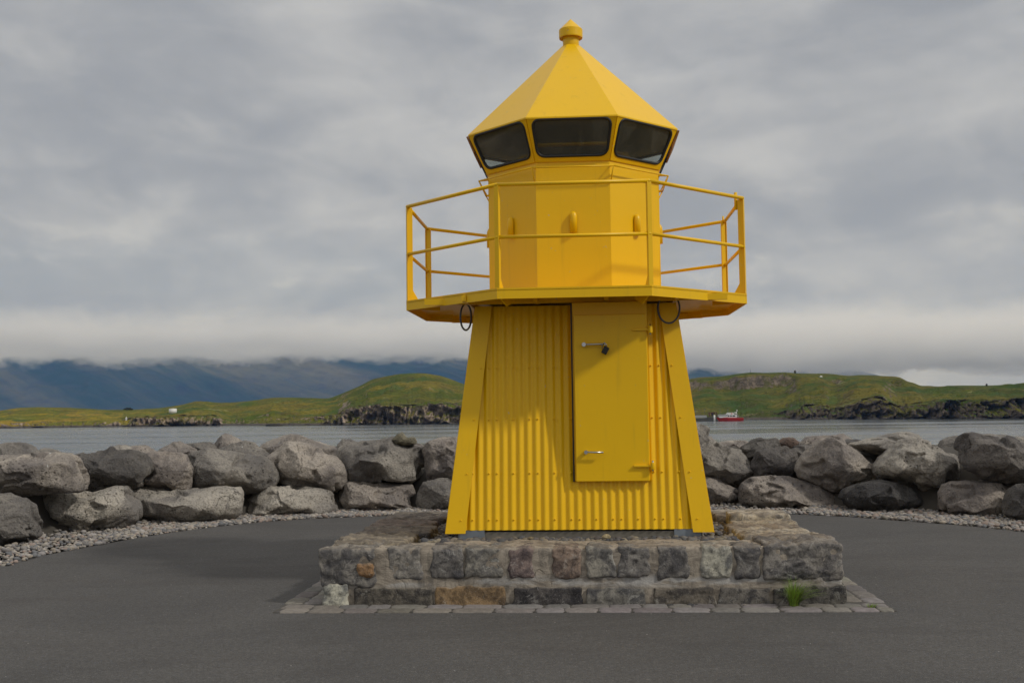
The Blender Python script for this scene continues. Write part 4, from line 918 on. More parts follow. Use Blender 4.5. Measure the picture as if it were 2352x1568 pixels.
# coping stones on the side and back walls
tan = [(0.36, 0.32, 0.25), (0.22, 0.19, 0.155), (0.34, 0.23, 0.12), (0.40, 0.36, 0.29), (0.21, 0.185, 0.16), (0.42, 0.39, 0.33)]
for side in (-1, 1):
    y = -PL_ + (0.30 if side > 0 else 0.22); i = 0
    ends = [0.36, 0.42, 0.40, 0.36, 0.30, 0.42, 0.45] if side > 0 else [0.5, 0.46, 0.62, 0.7, 0.6]
    for L_ in ends:
        y1 = min(y + L_, PL_ + 0.01); xa = side * (PW + rr_.uniform(-0.055, 0.03)); xb = side * (PW - TKS - rr_.uniform(-0.05, 0.09))
        if y1 - y < 0.15: break
        col = tan[(i * 2 + (1 if side > 0 else 0)) % 6] if side > 0 else [(0.27, 0.235, 0.18), (0.25, 0.22, 0.175), (0.15, 0.135, 0.125), (0.15, 0.12, 0.115), (0.17, 0.15, 0.14)][i]  # left-hand stones have the shadow put into their colour, darker further back
        if y > PL_ - TKF: xb = side * (PW - TKS - 0.25)
        noisy_block('coping_stone', min(xa, xb), max(xa, xb), y + 0.024, y1 - 0.024, PZ - 0.16, PZ + rr_.uniform(-0.030, 0.030), STONE, col, 200 + i * 3 + side, 0.011, step=0.018, rnd=0.030, warp=0.022)
        y = y1; i += 1
x = -PW + TKS + 0.28; i = 0
while x < PW - TKS - 0.4:
    L_ = rr_.uniform(0.34, 0.5); noisy_block('coping_stone', x + .004, x + L_ - .004, PL_ - TKF, PL_, PZ - 0.12, PZ + rr_.uniform(-0.01, 0.015), STONE, tan[i % 6], 300 + i, 0.014, step=0.035); x += L_; i += 1
# gravel inside the plinth
rs = np.random.RandomState(21); n = 5200
lx = rs.uniform(-1.48, 1.48, n); ly = rs.uniform(-1.24, 1.24, n); keep = (np.abs(lx) > 1.0) | (np.abs(ly) > 1.06); lx, ly = lx[keep], ly[keep]
lz = rs.uniform(0.34, 0.40, len(lx)) + np.clip(np.abs(lx) - 1.2, 0, 1) * -0.1 + np.where(ly < -1.0, 0.008, 0)
ex_ = rs.uniform(-1.3, 1.3, 1500); ey_ = rs.uniform(-1.24, -1.085, 1500)
lx = np.r_[lx, ex_]; ly = np.r_[ly, ey_]; lz = np.r_[lz, rs.uniform(0.405, 0.452, 1500)]
Pw = np.c_[TX + lx * CP - ly * SP, TY + lx * SP + ly * CP, lz]
PAL2 = np.array([(0.10, 0.10, 0.10), (0.14, 0.135, 0.125), (0.17, 0.145, 0.115), (0.08, 0.08, 0.085), (0.22, 0.19, 0.14), (0.12, 0.11, 0.11)])
tag(pebble_mesh('plinth_gravel', Pw, np.clip(rs.lognormal(math.log(0.023), 0.3, len(lx)), 0.012, 0.045), PAL2[rs.randint(0, 6, len(lx))] * rs.uniform(0.8, 1.2, (len(lx), 1)), PEB, 12), 'dark small pebbles filling the plinth round the lighthouse foot', 'gravel', kind='stuff')
b = MB(); b.box((-PW + 0.3, -PL_ + 0.3, 0.0), (PW - 0.3, PL_ - 0.3, 0.33)); b.build('fill', DIRT, PLN)
def wloc(lx, ly, z): return (TX + lx * CP - ly * SP, TY + lx * SP + ly * CP, z)
def local_pebble(px, py, ly, r, col, label):
    lx_, z_ = on(px, py, ly); V_, F_ = ICO3; V_ = V_ * np.array([1.15, 0.95, 0.7]) * r; V_ = V_ * (1 + 0.12 * perlin(V_ / r * 1.3 + px)[:, None])
    o = np_mesh('pebble', V_, F_, ROCK, loc=wloc(lx_, ly, z_)); o.color = (*col, 1); tag(o, label, 'pebble')
local_pebble(1393, 1232, -1.20, 0.032, (0.36, 0.31, 0.2), 'single beige pebble on the plinth gravel under the door')
local_pebble(1219, 1236, -1.19, 0.022, (0.40, 0.33, 0.2), 'pale pebble at the plinth edge under the left of the tower')
for (px, col, r, lab) in ((1712, (0.25, 0.23, 0.2), 0.022, 'pale small pebble on the cobbles left of the grass tuft'), (1586, (0.08, 0.08, 0.085), 0.03, 'dark round pebble against the plinth foot, larger of a close pair'), (1602, (0.12, 0.115, 0.11), 0.024, 'small grey pebble right beside the dark round one'),
                       (1540, (0.09, 0.09, 0.09), 0.026, 'dark pebble at the plinth foot below the white-crusted block'), (1477, (0.2, 0.19, 0.17), 0.028, 'light grey pebble on the cobbles at the plinth foot'), (1050, (0.11, 0.11, 0.11), 0.026, 'dark pebble under the olive and orange-brown plinth blocks')):
    local_pebble(px, 1391 if px > 1100 else 1399, -PL_ - 0.06, r, col, lab)
# a hint of weathered yellow overspray lives in the coping colours; cobble edging
b_V = []; b_F = []; b_C = []
rs = np.random.RandomState(9)
def cobble(cx, cy, hx, hy, col):
    V_, F_ = ICO4; n_ = 5.5; k_ = (np.abs(V_[:, 0]) ** n_ + np.abs(V_[:, 1]) ** n_ + np.abs(V_[:, 2]) ** n_) ** (-1 / n_)
    U_ = V_ * k_[:, None] * np.array([hx, hy, 0.034]) + np.array([cx, cy, -0.015]); U_[:, 2] += perlin(U_ * 16 + cx * 9) * 0.006; U_[:, 0] += perlin(U_ * 12 + 5) * 0.006
    b_F.append(F_ + sum(len(v) for v in b_V)); b_V.append(np.c_[TX + U_[:, 0] * CP - U_[:, 1] * SP, TY + U_[:, 0] * SP + U_[:, 1] * CP, U_[:, 2]]); b_C.append(np.repeat([[*col, 1]], len(V_), 0))
CB = 0.318
for sgn, axis, half, other in ((-1, 0, PW, PL_), (1, 0, PW, PL_), (-1, 1, PL_, PW), (1, 1, PL_, PW)):
    for row in (0, 1):
        off = other + CB * (0.26 + 0.5 * row) ; lim = half + (CB if axis == 0 else 0) - 0.02
        s = -lim + rs.uniform(0, 0.06)
        while s < lim - 0.05:
            L_ = min(rs.uniform(0.17, 0.34), lim - s); cc = np.array([0.19, 0.18, 0.165]) * rs.uniform(0.75, 1.2) * (1, rs.uniform(.93, 1.02), rs.uniform(.88, 1.05))
            c_ = s + L_ / 2
            if axis == 0: cobble(c_, sgn * off, L_ / 2 + 0.002, CB * 0.262, cc)
            else: cobble(sgn * off, c_, CB * 0.262, L_ / 2 + 0.002, cc)
            s += L_
tag(np_mesh('cobble_edging', np.concatenate(b_V), np.concatenate(b_F), COB, colors=np.concatenate(b_C)), kind='structure', label='two rows of worn cobbles set flush round the plinth')
b = MB(); b.box((-PW - CB + .01, -PL_ - CB + .01, 0.001), (PW + CB - .01, PL_ + CB - .01, 0.011)); o = b.build('cobble_bed', DIRT); o.location = (TX, TY, 0); o.rotation_euler = (0, 0, PSI); tag(o, kind='structure', label='earth bed in the joints of the cobbles')

# ------------------------------------------------------------------ grass tufts
def grass_mat():
    m, t = mat('grass_blade'); a = t.new('ShaderNodeAttribute', attribute_name='Col').outputs['Color']
    p = t.new('ShaderNodeBsdfPrincipled', ins={'Base Color': a, 'Roughness': 0.6}); tr = t.new('ShaderNodeBsdfTranslucent', ins={'Color': a})
    mx = t.new('ShaderNodeMixShader', ins={0: 0.3, 1: p.outputs[0], 2: tr.outputs[0]}); t.new('ShaderNodeOutputMaterial', ins={'Surface': mx.outputs[0]}); return m
GRASS = grass_mat()
def tuft(name, px, py, ly, h, n, spread, label, seed, stalks=2):
    rs = np.random.RandomState(seed); lx_, z_ = on(px, py, ly); base = np.array([lx_, ly, 0.005]); Vv, Ff, Cc = [], [], []
    for i in range(n + stalks):
        st = i >= n
        a = rs.uniform(0, 6.28); r0 = rs.uniform(0, 0.035); hh = h * rs.uniform(0.45, 1.0) * (1.0 if not st else 1.1); lean = rs.uniform(0.1, 1.0) * spread * (1 if not st else 2.4)
        if st: a = math.pi + rs.uniform(-0.1, 0.25)
        d = np.array([math.cos(a) + (0.25 if not st else 0), math.sin(a) * 0.8 - (0.15 if math.sin(a) > 0 else 0), 0]); w_ = (0.0038 if not st else 0.002) * rs.uniform(0.7, 1.2); side = np.array([-d[1], d[0], 0]) * w_
        col = np.array([0.21, 0.33, 0.04]) * rs.uniform(0.6, 1.5) if not st else np.array([0.32, 0.24, 0.10])
        if rs.rand() < 0.15: col = np.array([0.2, 0.19, 0.05])
        k0 = len(Vv)
        for j in range(6):
            s = j / 5; c = base + d * (r0 + lean * s * s) + np.array([0, 0, hh * (s - (0.35 if not st else 0.55) * s * s * s * (lean / spread))]); ww = 1 - s * 0.9
            Vv += [c - side * ww, c + side * ww]; Cc += [[*col, 1]] * 2
        for j in range(5): Ff.append((k0 + 2 * j, k0 + 2 * j + 1, k0 + 2 * j + 3, k0 + 2 * j + 2))
    Vv = np.array(Vv); Wv = np.c_[TX + Vv[:, 0] * CP - Vv[:, 1] * SP, TY + Vv[:, 0] * SP + Vv[:, 1] * CP, Vv[:, 2]]
    c = Wv.mean(0) * [1, 1, 0]; return tag(np_mesh(name, Wv - c, np.array(Ff), GRASS, loc=tuple(c), colors=np.array(Cc)), label, 'grass tuft')
tuft('grass_tuft', 1822, 1396, -PL_ - 0.115, 0.26, 380, 0.20, 'bright green grass tuft growing against the plinth near its right corner', 4, 3)
tuft('grass_tuft', 1999, 1393, -PL_ - 0.16, 0.05, 60, 0.05, 'tiny green weed between the cobbles at their right end', 6, 0)

# ------------------------------------------------------------------ island
SKY_PX = [(-500, 950), (-250, 947), (0, 943), (37, 937), (85, 934.4), (156, 935.7), (220, 939.3), (244, 941), (293, 940.5), (366, 935.7), (415, 928.3), (452, 919.3), (500, 922.7), (525, 924.7), (574, 920.3), (627, 912.5), (663, 913), (756, 913), (773, 906.4), (822, 885.6), (858, 867.3), (912, 856.3), (944, 853.9), (976, 853.9), (1017, 861.2), (1064, 878.3),
          (1150, 905), (1300, 915), (1450, 893), (1560, 874), (1610, 866), (1662, 863.7), (1696, 858.6), (1725, 854.8), (1764, 856), (1807, 853.4), (1866, 855.1), (1900, 854.8), (1935, 858.6), (1952, 860), (1979, 858), (2018, 859.5), (2060, 861.5), (2073, 864.5), (2087, 874), (2100, 875.6), (2114, 883.3), (2128, 884), (2133, 882.8), (2143, 884), (2152, 885.6), (2203, 882.5), (2266, 883), (2343, 880), (2450, 880), (2700, 884), (2900, 890)]
SHORE_PX = [(-500, 988), (0, 983), (300, 979.5), (530, 977), (800, 975.5), (1060, 973.5), (1300, 971), (1590, 965), (1800, 963.5), (2000, 963), (2200, 962), (2352, 961.5), (2900, 957)]
CLIFF = [(-500, 5), (0, 8), (280, 8), (305, 17), (330, 20), (500, 21), (518, 7), (690, 9), (780, 20), (800, 36), (1060, 40), (1300, 18), (1590, 8), (1700, 8), (1800, 12), (1850, 24), (1930, 22), (1950, 33), (2030, 36), (2050, 22), (2120, 26), (2150, 36), (2352, 36), (2900, 34)]
U0, U1, NU, NV = -480.0, 2880.0, 2000, 150
us = np.linspace(U0, U1, NU)
sky_y = np.interp(us, *zip(*SKY_PX)); sh_y = np.interp(us, *zip(*SHORE_PX)); clf = np.interp(us, *zip(*CLIFF))
def gsm(a, w_):
    k_ = np.exp(-0.5 * (np.arange(-3 * w_, 3 * w_ + 1) / w_) ** 2); k_ /= k_.sum(); return np.convolve(np.pad(a, 3 * w_, mode='edge'), k_, 'valid')
sky_y = gsm(sky_y, 3); clf = gsm(clf * (1 + 0.22 * fbm(np.c_[us * 0.05, us * 0, us * 0 + 40], 3)), 5)
D0 = np.array([onz(u, y, SEA).y for u, y in zip(us, sh_y)])
dep = np.interp(us, [-480, 300, 700, 900, 1060, 1500, 1800, 2100, 2880], [260, 260, 200, 150, 150, 200, 190, 210, 240])
DRg = D0 + dep
Hr = np.array([at(u, y, d).z for u, y, d in zip(us, sky_y, DRg)])
Hc = clf * D0 / FPX
sn = fbm(np.c_[us * 0.02, us * 0, us * 0], 4); D0s = D0 + sn * 4 + fbm(np.c_[us * 0.12, us * 0 + 3, us * 0], 3) * 1.8
ts = np.r_[np.linspace(-0.05, 0.14, 96), np.linspace(0.145, 1.0, 66), np.linspace(1.03, 1.6, 18)]
V = np.zeros((NU, len(ts), 3)); Cc = np.zeros((NU, len(ts), 4)); Cc[..., 3] = 1
upcl = gsm(np.interp(us, [1540, 1580, 1600, 1640, 1665, 1700, 1800, 1818, 1835, 1895, 1905, 1935, 1945, 2040, 2052, 2075, 2090], [0, .8, .85, .5, 1, 1, 1, .8, 0, 0, .75, .7, 0, 0, .8, .7, 0]), 7)
smooth = lambda x: np.clip(x, 0, 1) ** 2 * (3 - 2 * np.clip(x, 0, 1))
for j, t in enumerate(ts):
    D = D0s + (DRg - D0s) * t
    X = np.array([at(u, 935, 1.0).x for u in us]) * D
    Pn = np.c_[X * 0.02, D * 0.02, us * 0]
    beach = np.clip(t / 0.02, 0, 1) * 0.9 * np.clip(1.6 - clf / 14, 0.15, 1)
    edge = 0.022 + 0.012 * fbm(np.c_[X * 0.05, us * 0, us * 0 + 7], 3) + 0.008 * fbm(np.c_[X * 0.3, us * 0, us * 0 + 2], 2)
    cl_ = Hc * smooth((t - edge * 0.8) / (np.interp(clf, [8, 20], [0.07, 0.045]) * np.interp(us, [520, 600], [0.4, 1.0]) * (1 + 0.8 * fbm(np.c_[X * 0.03, us * 0, us * 0 + 71], 3))))
    low_ = SEA + beach + cl_
    g = np.clip((t - 0.03) / 0.97, 0, 1)
    fprof = g ** 0.85
    cen = 0.80 + 0.05 * fbm(np.c_[X * 0.04, us * 0, us * 0 + 11], 3); st = smooth((g - cen) / 0.03)
    pf2 = 0.52 * (g / 0.8) ** 0.9 * (1 - st) + (0.90 + 0.10 * smooth((g - 0.8) / 0.2)) * st
    fprof = fprof * (1 - upcl) + np.minimum(pf2, 1) * upcl
    nz_ = fbm(Pn * 1.0, 5) * 2.6 + fbm(Pn * 5, 3) * 0.55 + (ridged(Pn * 2.2, 4) - 0.8) * 1.1
    amp = np.clip(g * 8, 0, 1) * np.clip((1 - g) * 3, 0.06, 1) * np.clip((Hr - SEA) / 14, 0.2, 1.2)
    top_h = np.maximum(Hr - (SEA + 0.9 + Hc), 0.6)
    z = low_ + top_h * fprof + nz_ * amp
    if t <= 0: z = SEA - 1.0 + 0 * z + (t + 0.05) * 20 * 1.0
    if t > 1: z = SEA + (Hr - SEA) * (1 - ((t - 1) / 0.6) ** 1.2)
    # sea-cliff roughness
    rg = (fbm(np.c_[X * 0.10, z * 0.12, D * 0.10], 4) * 0.030 + fbm(np.c_[X * 0.5, z * 0.5, D * 0.3], 3) * 0.010) * dep * smooth((t - 0.004) / 0.012) * (1 - smooth((t - 0.06) / 0.08))
    V[:, j, 0] = X; V[:, j, 1] = D + rg * np.clip(clf / 20, 0.2, 1.6); V[:, j, 2] = z
    # turf colour: ochre at far left, olive in the middle, dark green right
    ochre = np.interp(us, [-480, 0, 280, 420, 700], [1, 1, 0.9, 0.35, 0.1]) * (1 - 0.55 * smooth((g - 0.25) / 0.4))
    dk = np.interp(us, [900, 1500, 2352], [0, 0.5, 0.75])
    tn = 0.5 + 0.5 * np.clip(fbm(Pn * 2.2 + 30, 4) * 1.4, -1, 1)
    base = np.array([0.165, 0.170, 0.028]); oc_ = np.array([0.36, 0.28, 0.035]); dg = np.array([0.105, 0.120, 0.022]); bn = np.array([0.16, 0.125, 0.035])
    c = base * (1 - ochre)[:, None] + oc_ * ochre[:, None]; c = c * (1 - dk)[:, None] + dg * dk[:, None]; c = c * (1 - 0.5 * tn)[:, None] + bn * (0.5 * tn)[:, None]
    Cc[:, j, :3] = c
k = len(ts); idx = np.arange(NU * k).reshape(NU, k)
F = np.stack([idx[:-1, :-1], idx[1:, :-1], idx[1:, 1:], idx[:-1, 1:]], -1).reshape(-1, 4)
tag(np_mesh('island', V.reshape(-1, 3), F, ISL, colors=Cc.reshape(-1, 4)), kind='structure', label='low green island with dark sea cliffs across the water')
def isl_z(px, py_off=0, D=None): pass
def on_island(px, py):
    """first island surface point on the picture ray"""
    i = int(np.clip(np.searchsorted(us, px), 1, NU - 1)); r = ray(px, py)
    for j in range(len(ts)):
        x, y, z = V[i, j]; zr = EYE + r.z / r.y * y
        if ts[j] > 0 and z >= zr: return Vector((r.x / r.y * y, y, z))
    x, y, z = V[i, 161]; return Vector((r.x / r.y * y, y, z))

# white tank, markers, bush, mast, cairn, shore rocks
p = on_island(397, 949.5); s_ = p.y / FPX
tk = empty('water_tank', p); tag(tk, 'white round tank standing on the low green shore at the left', 'tank')
MB().lathe([(8.7 * s_, -0.6), (8.7 * s_, 8.6 * s_)], 40).build('tank_wall', WHITE, tk); MB().lathe([(8.8 * s_, 8.6 * s_), (8.8 * s_, 9.0 * s_), (0.3, 9.6 * s_)], 40).build('tank_lid', WHITE, tk)
p = on_island(290, 967); tag(MB().box((-0.35, -0.35, -0.5), (0.35, 0.35, 1.5)).lathe([(0.3, 1.5), (0.05, 2.0)], 8).build('marker_post', WHITE, loc=p, bevel=0.05), 'small whitish marker post on the shore left of the white tank', 'marker')
p = on_island(294, 941); bv, bf = ICO6; Vb = bv * np.array([2.8, 1.5, 1.2]); Vb = Vb * (1 + 0.5 * fbm(bv * 3, 4)[:, None]); tag(np_mesh('bush', Vb, bf, simple('dark_bush', (0.02, 0.025, 0.015), 0.9, 0, 0.5, 2.0), loc=p), 'dark low bush on the skyline of the far left shore', 'bush')
p = on_island(1723.5, 855.5); ms = empty('hilltop_mast', p); tag(ms, 'thin dark mast on the hill crest above the upper cliff', 'mast'); MB().tube((0, 0, -1), (0, 0, 3.0), 0.10, 6).build('pole', GREYM, ms); MB().box((-0.35, -0.1, 2.2), (0.35, 0.1, 2.35)).box((-0.2, -0.2, -0.6), (0.2, 0.2, 0.5)).build('crossbar', GREYM, ms)
p = on_island(1826, 853.8); Vc = ICO3[0] * np.array([0.7, 0.7, 1.3]); Vc = Vc * (1 + 0.25 * fbm(ICO3[0] * 2.5, 3)[:, None]); o = np_mesh('cairn', Vc, ICO3[1], ROCK, loc=p + Vector((0, 0, 0.6))); o.color = (.08, .075, .07, 1); tag(o, 'small dark stone cairn on the hill crest right of the mast', 'cairn')
p = on_island(2266, 883); Vc = ICO3[0] * np.array([0.6, 0.6, 0.9]); Vc = Vc * (1 + 0.3 * fbm(ICO3[0] * 2.1 + 5, 3)[:, None]); o = np_mesh('cairn', Vc, ICO3[1], ROCK, loc=p + Vector((0, 0, 0.6))); o.color = (.06, .058, .055, 1); tag(o, 'tiny dark stone heap on the flat skyline at the far right', 'cairn')
p = on_island(1886, 866); Vc = ICO3[0] * np.array([0.9, 0.6, 0.6]); Vc = Vc * (1 + 0.3 * fbm(ICO3[0] * 2.1 + 9, 3)[:, None]); o = np_mesh('white_stone', Vc, ICO3[1], WHITE, loc=p); tag(o, 'white stone on the grassy slope near the hill crest', 'stone')
rs = np.random.RandomState(31)
labs = ['grey shore rock %s' % w_ for w_ in ('just behind the stern of the red boat', 'second along the beach right of the red boat', 'third along the beach right of the red boat', 'in the middle of the beach cluster right of the boat', 'large and pale in the beach cluster right of the boat', 'at the right end of the beach cluster right of the boat', 'small and dark beyond the beach cluster')]
for i, (px, py, w_, h_) in enumerate([(1713, 958.5, 5, 3), (1722, 958.5, 4, 3), (1730, 958, 5, 3.4), (1738, 958, 4, 3.4), (1746, 957, 6, 5), (1756, 957, 6, 5), (1775, 960, 5, 2)]):
    p = onz(px, 962.5, SEA); s_ = p.y / FPX; Vc = ICO3[0] * np.array([w_ * s_, w_ * s_ * 0.8, h_ * s_]); Vc = Vc * (1 + 0.35 * fbm(ICO3[0] * 1.8 + i * 7, 3)[:, None])
    o = np_mesh('shore_rock', Vc, ICO3[1], ROCK, loc=p + Vector((0, 0, 0.2))); g_ = rs.uniform(0.1, 0.26); o.color = (g_, g_ * .95, g_ * .9, 1); tag(o, labs[i], 'rock', 'rocks on the island beach beside the boat')
p = onz(628, 977.6, SEA); Vc = ICO3[0] * np.array([3.6, 2.0, 1.0]); Vc = Vc * (1 + 0.5 * fbm(ICO3[0] * 2.3 + 2, 3)[:, None]); o = np_mesh('shore_rock', Vc, ICO3[1], ROCK, loc=p); o.color = (.05, .047, .04, 1); tag(o, 'low dark rock at the water edge of the left shore', 'rock')

# pier, shelter, lamp posts, pile
pd = onz(1640, 966.2, SEA).y
def PX(px, py, D=None): return at(px, py, D or pd)
s_ = pd / FPX
pier = empty('pier', PX(1600, 966.2) * 1.0); pier.location.z = SEA; tag(pier, 'low grey concrete pier with a wave wall reaching out from the island', 'pier')
xa, xb, xc = PX(1480, 960).x, PX(1624, 960).x, PX(1650, 960).x; ox, oy = pier.location.x, pier.location.y
b = MB(); b.box((xa - ox, 0.5, -1), (xb - ox, 7, 6.0 * s_)); b.box((xb - ox, 1.2, -1), (xc - ox + 2, 7, 9.0 * s_)); b.build('pier_body', PIERC, pier, bevel=0.05)
b = MB(); b.box((xa - ox, 0.8, 7.6 * s_), (xb - ox, 1.2, 13.2 * s_)); b.box((xc - ox + 0.1, 1.6, 9.2 * s_), (PX(1672, 960).x - ox, 2.0, 14.5 * s_)); b.build('wave_wall', simple('pale_wall', (0.33, 0.34, 0.34), 0.8), pier)
b = MB()
for i in range(12): x = xa - ox + (xb - xa) * (i + 0.5) / 12; b.tube((x, 1.0, -1), (x, 1.0, 7.6 * s_), 0.12, 8)
b.build('pier_leg', GREYM, pier)
p = PX(1641, 966.2, pd - 1.0); p.z = SEA; pile = tag(MB().lathe([(0.42, -1), (0.42, 13 * s_), (0.3, 13.4 * s_)], 16).build('mooring_pile', WHITE, loc=p), 'white mooring pile standing in the water at the bow of the red boat', 'pile')
p = PX(1636, 954, pd + 3); sh = empty('pier_shelter', p); tag(sh, 'dark maroon framed shelter on the pier beside the red boat', 'shelter')
hw = 8.6 * s_
b = MB(); b.box((-hw, -1.2, 6.0 * s_), (hw + 0.4, 1.2, 7.6 * s_)); b.build('roof', BRICKR, sh)
for x in (-hw + 0.2, -hw * 0.3, hw * 0.45, hw): MB().box((x - 0.16, -1.1, -1.6 * s_), (x + 0.16, -0.8, 6.0 * s_)).build('post', BRICKR, sh)
b = MB(); b.box((-hw * 0.2, 0.6, -1.4 * s_), (hw * 0.4, 0.8, 6 * s_)); b.build('back_panel', GREYM, sh)
MB().poly([(-hw - 0.3, -1.3, 4.5 * s_), (-hw + 0.25, -1.3, 4.8 * s_), (-hw + 0.75, -1.3, -1.2 * s_), (-hw + 0.2, -1.3, -1.4 * s_)], (0, 0.2, 0)).build('brace', BRICKR, sh)
for px, lab in ((1598, 'thin grey lamp post on the pier nearest the tower'), (1619, 'thin grey lamp post between the tower and the maroon shelter'), (1654, 'thin grey lamp post behind the bow of the red boat'), (1672, 'thin grey lamp post behind the cabin of the red boat')):
    p = PX(px, 955, pd + 2.4); lp = empty('lamp_post', p); tag(lp, lab, 'lamp post', 'lamp posts along the pier'); MB().tube((0, 0, -1), (0, 0, 16 * s_), 0.08, 6).build('pole', GREYM, lp); MB().box((-0.3, -0.1, 15.6 * s_), (0.3, 0.1, 16.2 * s_)).build('lamp_head', GREYM, lp)

# red passenger boat, bow to the left
p0 = onz(1650, 966.6, SEA); p1 = onz(1706, 966.2, SEA); BL = (p1 - p0).length; s_ = BL / 56.5
boat = empty('passenger_boat', (p0 + p1) / 2); boat.location.z = SEA; tag(boat, 'small red-hulled passenger boat with white cabin moored at the pier', 'boat')
b = MB(); secs = []
for i in range(15):
    t = i / 14; x = -BL / 2 + BL * t + (0.0); hb = 1.75 * min(1, (t / 0.35)) ** 0.6 if t < 0.35 else 1.75 - 0.15 * (t - 0.35); hb = max(hb, 0.05)
    top_ = (8.6 - 1.6 * t + 0.5 * max(0, 0.3 - t)) * s_; rake = (1 - min(1, t / 0.2)) * 0
    off = lambda z: (-1.1 * s_ * 3 * (1 - t) ** 6) * (z / top_)
    secs.append([b.bm.verts.new((x + off(z) + (2.0 * s_ if i == 0 and z <= 0 else 0), y, z)) for y, z in ((-hb, top_), (-hb * 0.94, top_ * 0.5), (-hb * 0.8, 0.0), (-hb * 0.3, -0.5), (hb * 0.3, -0.5), (hb * 0.8, 0.0), (hb * 0.94, top_ * 0.5), (hb, top_))])
for A, Bq in zip(secs, secs[1:]):
    for i in range(7): b.bm.faces.new([A[i], A[i + 1], Bq[i + 1], Bq[i]])
    b.bm.faces.new([A[7], A[0], Bq[0], Bq[7]])
b.bm.faces.new(secs[0]); b.bm.faces.new(secs[-1][::-1]); hull = b.build('hull', RED, boat)
b = MB(); b.box((-BL / 2 + 3 * s_, -1.3, 7.9 * s_), (-BL / 2 + 24 * s_, 1.3, 8.5 * s_)); b.box((-BL / 2 + 1.0 * s_, -0.9, 8.3 * s_), (-BL / 2 + 20 * s_, -0.84, 10.0 * s_)); b.build('foredeck', WHITE, boat)
def X_(px): return -BL / 2 + (px - 1650) * s_
zd, zt = 7.4 * s_, 14.2 * s_
b = MB(); b.poly([(X_(1669), -1.35, zd), (X_(1692), -1.35, zd), (X_(1692), -1.35, zt), (X_(1672.5), -1.35, zt)], (0, 2.7, 0)); b.box((X_(1665), -1.3, zd), (X_(1669), 1.3, 10.2 * s_)); cab = b.build('cabin', WHITE, boat, bevel=0.05)
for a, c in ((1671.3, 1674.6), (1676.4, 1680.2), (1681.8, 1687.8)): MB().box((X_(a), -1.40, 10.0 * s_), (X_(c), -1.352, 12.9 * s_)).build('window', DGLASS, boat)
b = MB(); b.poly([(X_(1666.5), -1.1, zt + 0.02), (X_(1694), -1.45, zt + 0.02), (X_(1694), -1.45, zt + .6 * s_), (X_(1667), -1.1, zt + .6 * s_)], (0, 2.6, 0)); b.poly([(X_(1669), -1.2, zt + .6 * s_), (X_(1686), -1.2, zt + .6 * s_), (X_(1684), -1.2, 19 * s_), (X_(1672), -1.2, 19 * s_)], (0, 2.4, 0)); b.build('upper_deck', WHITE, boat, bevel=0.03)
b = MB(); ring = [(X_(1680) + 1.25 * s_ * math.cos(a), -1.25, 16.8 * s_ + 1.25 * s_ * math.sin(a)) for a in [2 * math.pi * i / 14 for i in range(14)]]; b.path(ring, 0.10, 6, True).build('life_buoy', simple('buoy_orange', (0.6, 0.12, 0.05), 0.6), boat)
MB().tube((X_(1686.5), -0.9, 18.3 * s_), (X_(1692), -0.9, 18.3 * s_), 1.5 * s_, 14).build('life_raft_canister', WHITE, boat)
b = MB(); b.tube((X_(1692.5), -0.4, zt), (X_(1692.5), -0.4, 23 * s_), 0.06, 6); b.build('mast', WHITE, boat); MB().ball((X_(1693), -0.4, 23.6 * s_), 0.3, 2).build('radar_dome', WHITE, boat)
b = MB(); b.box((X_(1693), -1.5, 7.0 * s_), (X_(1696), 1.5, 11.6 * s_)); b.path([(X_(1694), -1.6, 10 * s_), (X_(1706), -1.6, 9.6 * s_)], 0.05, 6)
for q in range(5): b.tube((X_(1696 + q * 2.4), -1.6, 6.6 * s_), (X_(1696 + q * 2.4), -1.6, 9.8 * s_), 0.04, 6)
b.build('stern_rail', simple('boat_rail', (0.35, 0.33, 0.3), 0.5, 0.3), boat)

# ------------------------------------------------------------------ mountains, cloud bank, haze
MP = [(-900, 800), (-400, 770), (0, 775), (300, 770), (600, 775), (900, 780), (1060, 795), (1300, 806), (1500, 816), (1700, 826), (1900, 842), (1990, 858), (2100, 884), (2352, 912), (2900, 925)]
NU2, NV2 = 900, 170; um = np.linspace(-900, 2900, NU2)
my = np.interp(um, *zip(*MP)); Db = 6300 + 500 * np.sin(um * 0.002); Dt = 9000 + 0 * um
Hm = np.array([at(u, y, 9000).z for u, y in zip(um, my)]); V = np.zeros((NU2, NV2, 3)); xd = np.array([at(u, 935, 1.0).x for u in um])
for j in range(NV2):
    t = j / (NV2 - 1) * 1.12; D = Db + (Dt - Db) * t; X = xd * D
    warp = X + (D - 7000) * 1.0; Pn = np.c_[warp * 0.00075, D * 0.00030, um * 0]
    rdg = ridged(Pn, 4, 0.5) - 0.9; g = np.clip(t, 0, 1)
    z = SEA + (Hm - SEA) * (0.20 * g + 0.80 * smooth(g)) * (1 + 0.0 * rdg) + rdg * (120 + 70 * fbm(np.c_[X * 0.0005, um * 0, um * 0 + 3], 2)) * np.clip(g * 3, 0, 1) * np.clip(1.2 - g, 0.2, 1) * np.clip(Hm / 400, 0.05, 1) + fbm(np.c_[X * 0.004, D * 0.004, um * 0], 4) * 14 * np.clip(g * 4, 0, 1)
    if t > 1: z = z - (t - 1) * 3000
    V[:, j] = np.c_[X, D, np.maximum(z, SEA - 20)]
idx = np.arange(NU2 * NV2).reshape(NU2, NV2); F = np.stack([idx[:-1, :-1], idx[1:, :-1], idx[1:, 1:], idx[:-1, 1:]], -1).reshape(-1, 4)
tag(np_mesh('mountains', V.reshape(-1, 3), F, MTN), kind='structure', label='long dark blue mountain range under low cloud')

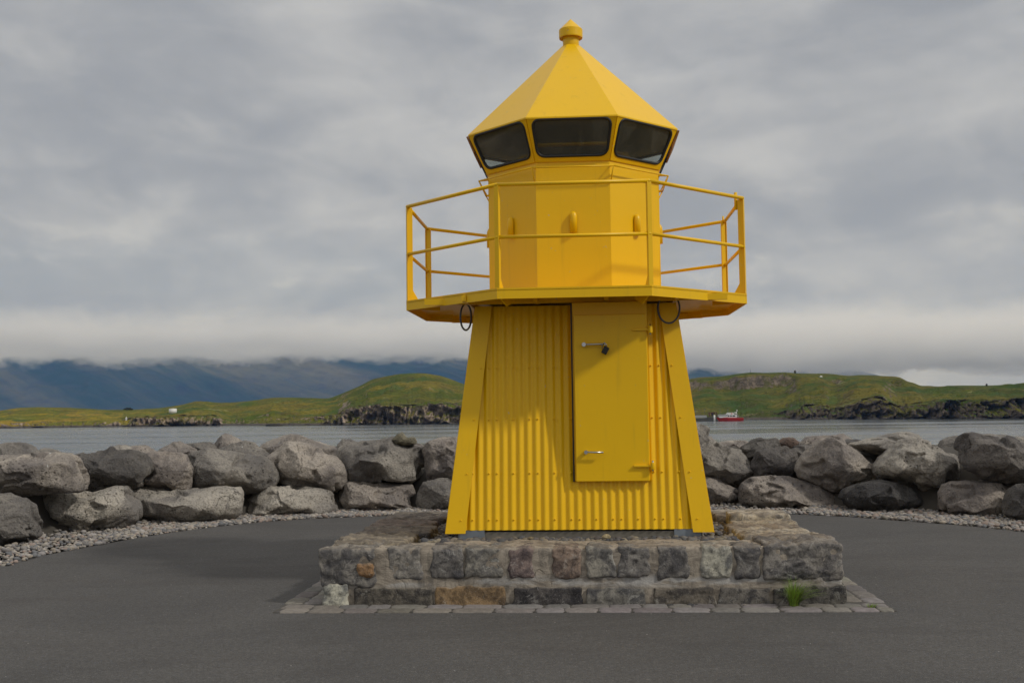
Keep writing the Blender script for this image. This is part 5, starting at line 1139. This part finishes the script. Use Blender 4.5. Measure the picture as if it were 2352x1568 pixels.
def cloud():
    m, t = mat('cloud_vapour'); tco = t.new('ShaderNodeTexCoord'); pos = t.new('ShaderNodeNewGeometry').outputs['Position'] if False else tco.outputs['Object']
    sp = t.new('ShaderNodeSeparateXYZ', ins={0: pos}); z = sp.outputs[2]
    n = t.noise(t.scale(pos, (1, 1, 1.5)), 0.0016, 3, 0.5, 0.4)
    n2 = t.noise(t.scale(pos, (1, 1, 1.4)), 0.0065, 5, 0.62, 0.3)
    base = t.new('ShaderNodeMapRange', clamp=True, ins={'Value': sp.outputs[0], 'From Min': -900.0, 'From Max': 1700.0, 'To Min': 0.0, 'To Max': 150.0}).outputs[0]
    h = t.math('ADD', t.math('ADD', z, base), t.math('MULTIPLY', t.math('SUBTRACT', n, 0.5), 260.0)); h = t.math('ADD', h, t.math('MULTIPLY', t.math('SUBTRACT', n2, 0.5), 240.0))
    bot = t.ramp(h, 0.0, 30.0); top_ = t.ramp(t.math('ADD', z, t.math('MULTIPLY', t.math('ADD', n, n2), 300.0)), 240.0, 560.0, 1.0, 0.0)
    d = t.math('MULTIPLY', t.math('MULTIPLY', bot, top_), 0.0055)
    v = t.new('ShaderNodeVolumePrincipled', ins={'Color': (0.995, 0.995, 0.995, 1), 'Absorption Color': (1, 1, 1, 1), 'Density': d, 'Anisotropy': 0.0})
    if 'Emission Strength' in v.inputs: pass
    t.new('ShaderNodeOutputMaterial', ins={'Volume': v.outputs[0]}); return m
b = MB(); b.box((-5200, 6100, -260), (5200, 7700, 330)); o = b.build('cloud', cloud()); o.location = (0, 0, 352)
tag(o, 'low grey cloud bank lying on the mountain tops', 'cloud', kind='stuff')

m, t = mat('thin_blue_air'); v = t.new('ShaderNodeVolumePrincipled', ins={'Color': (0.16, 0.36, 0.80, 1), 'Absorption Color': (1, 1, 1, 1), 'Density': 0.000068, 'Anisotropy': 0.0}); t.new('ShaderNodeOutputMaterial', ins={'Volume': v.outputs[0]})
b = MB(); b.box((-7000, -60, -30), (7000, 12000, 1000)); tag(b.build('haze', m), kind='stuff')
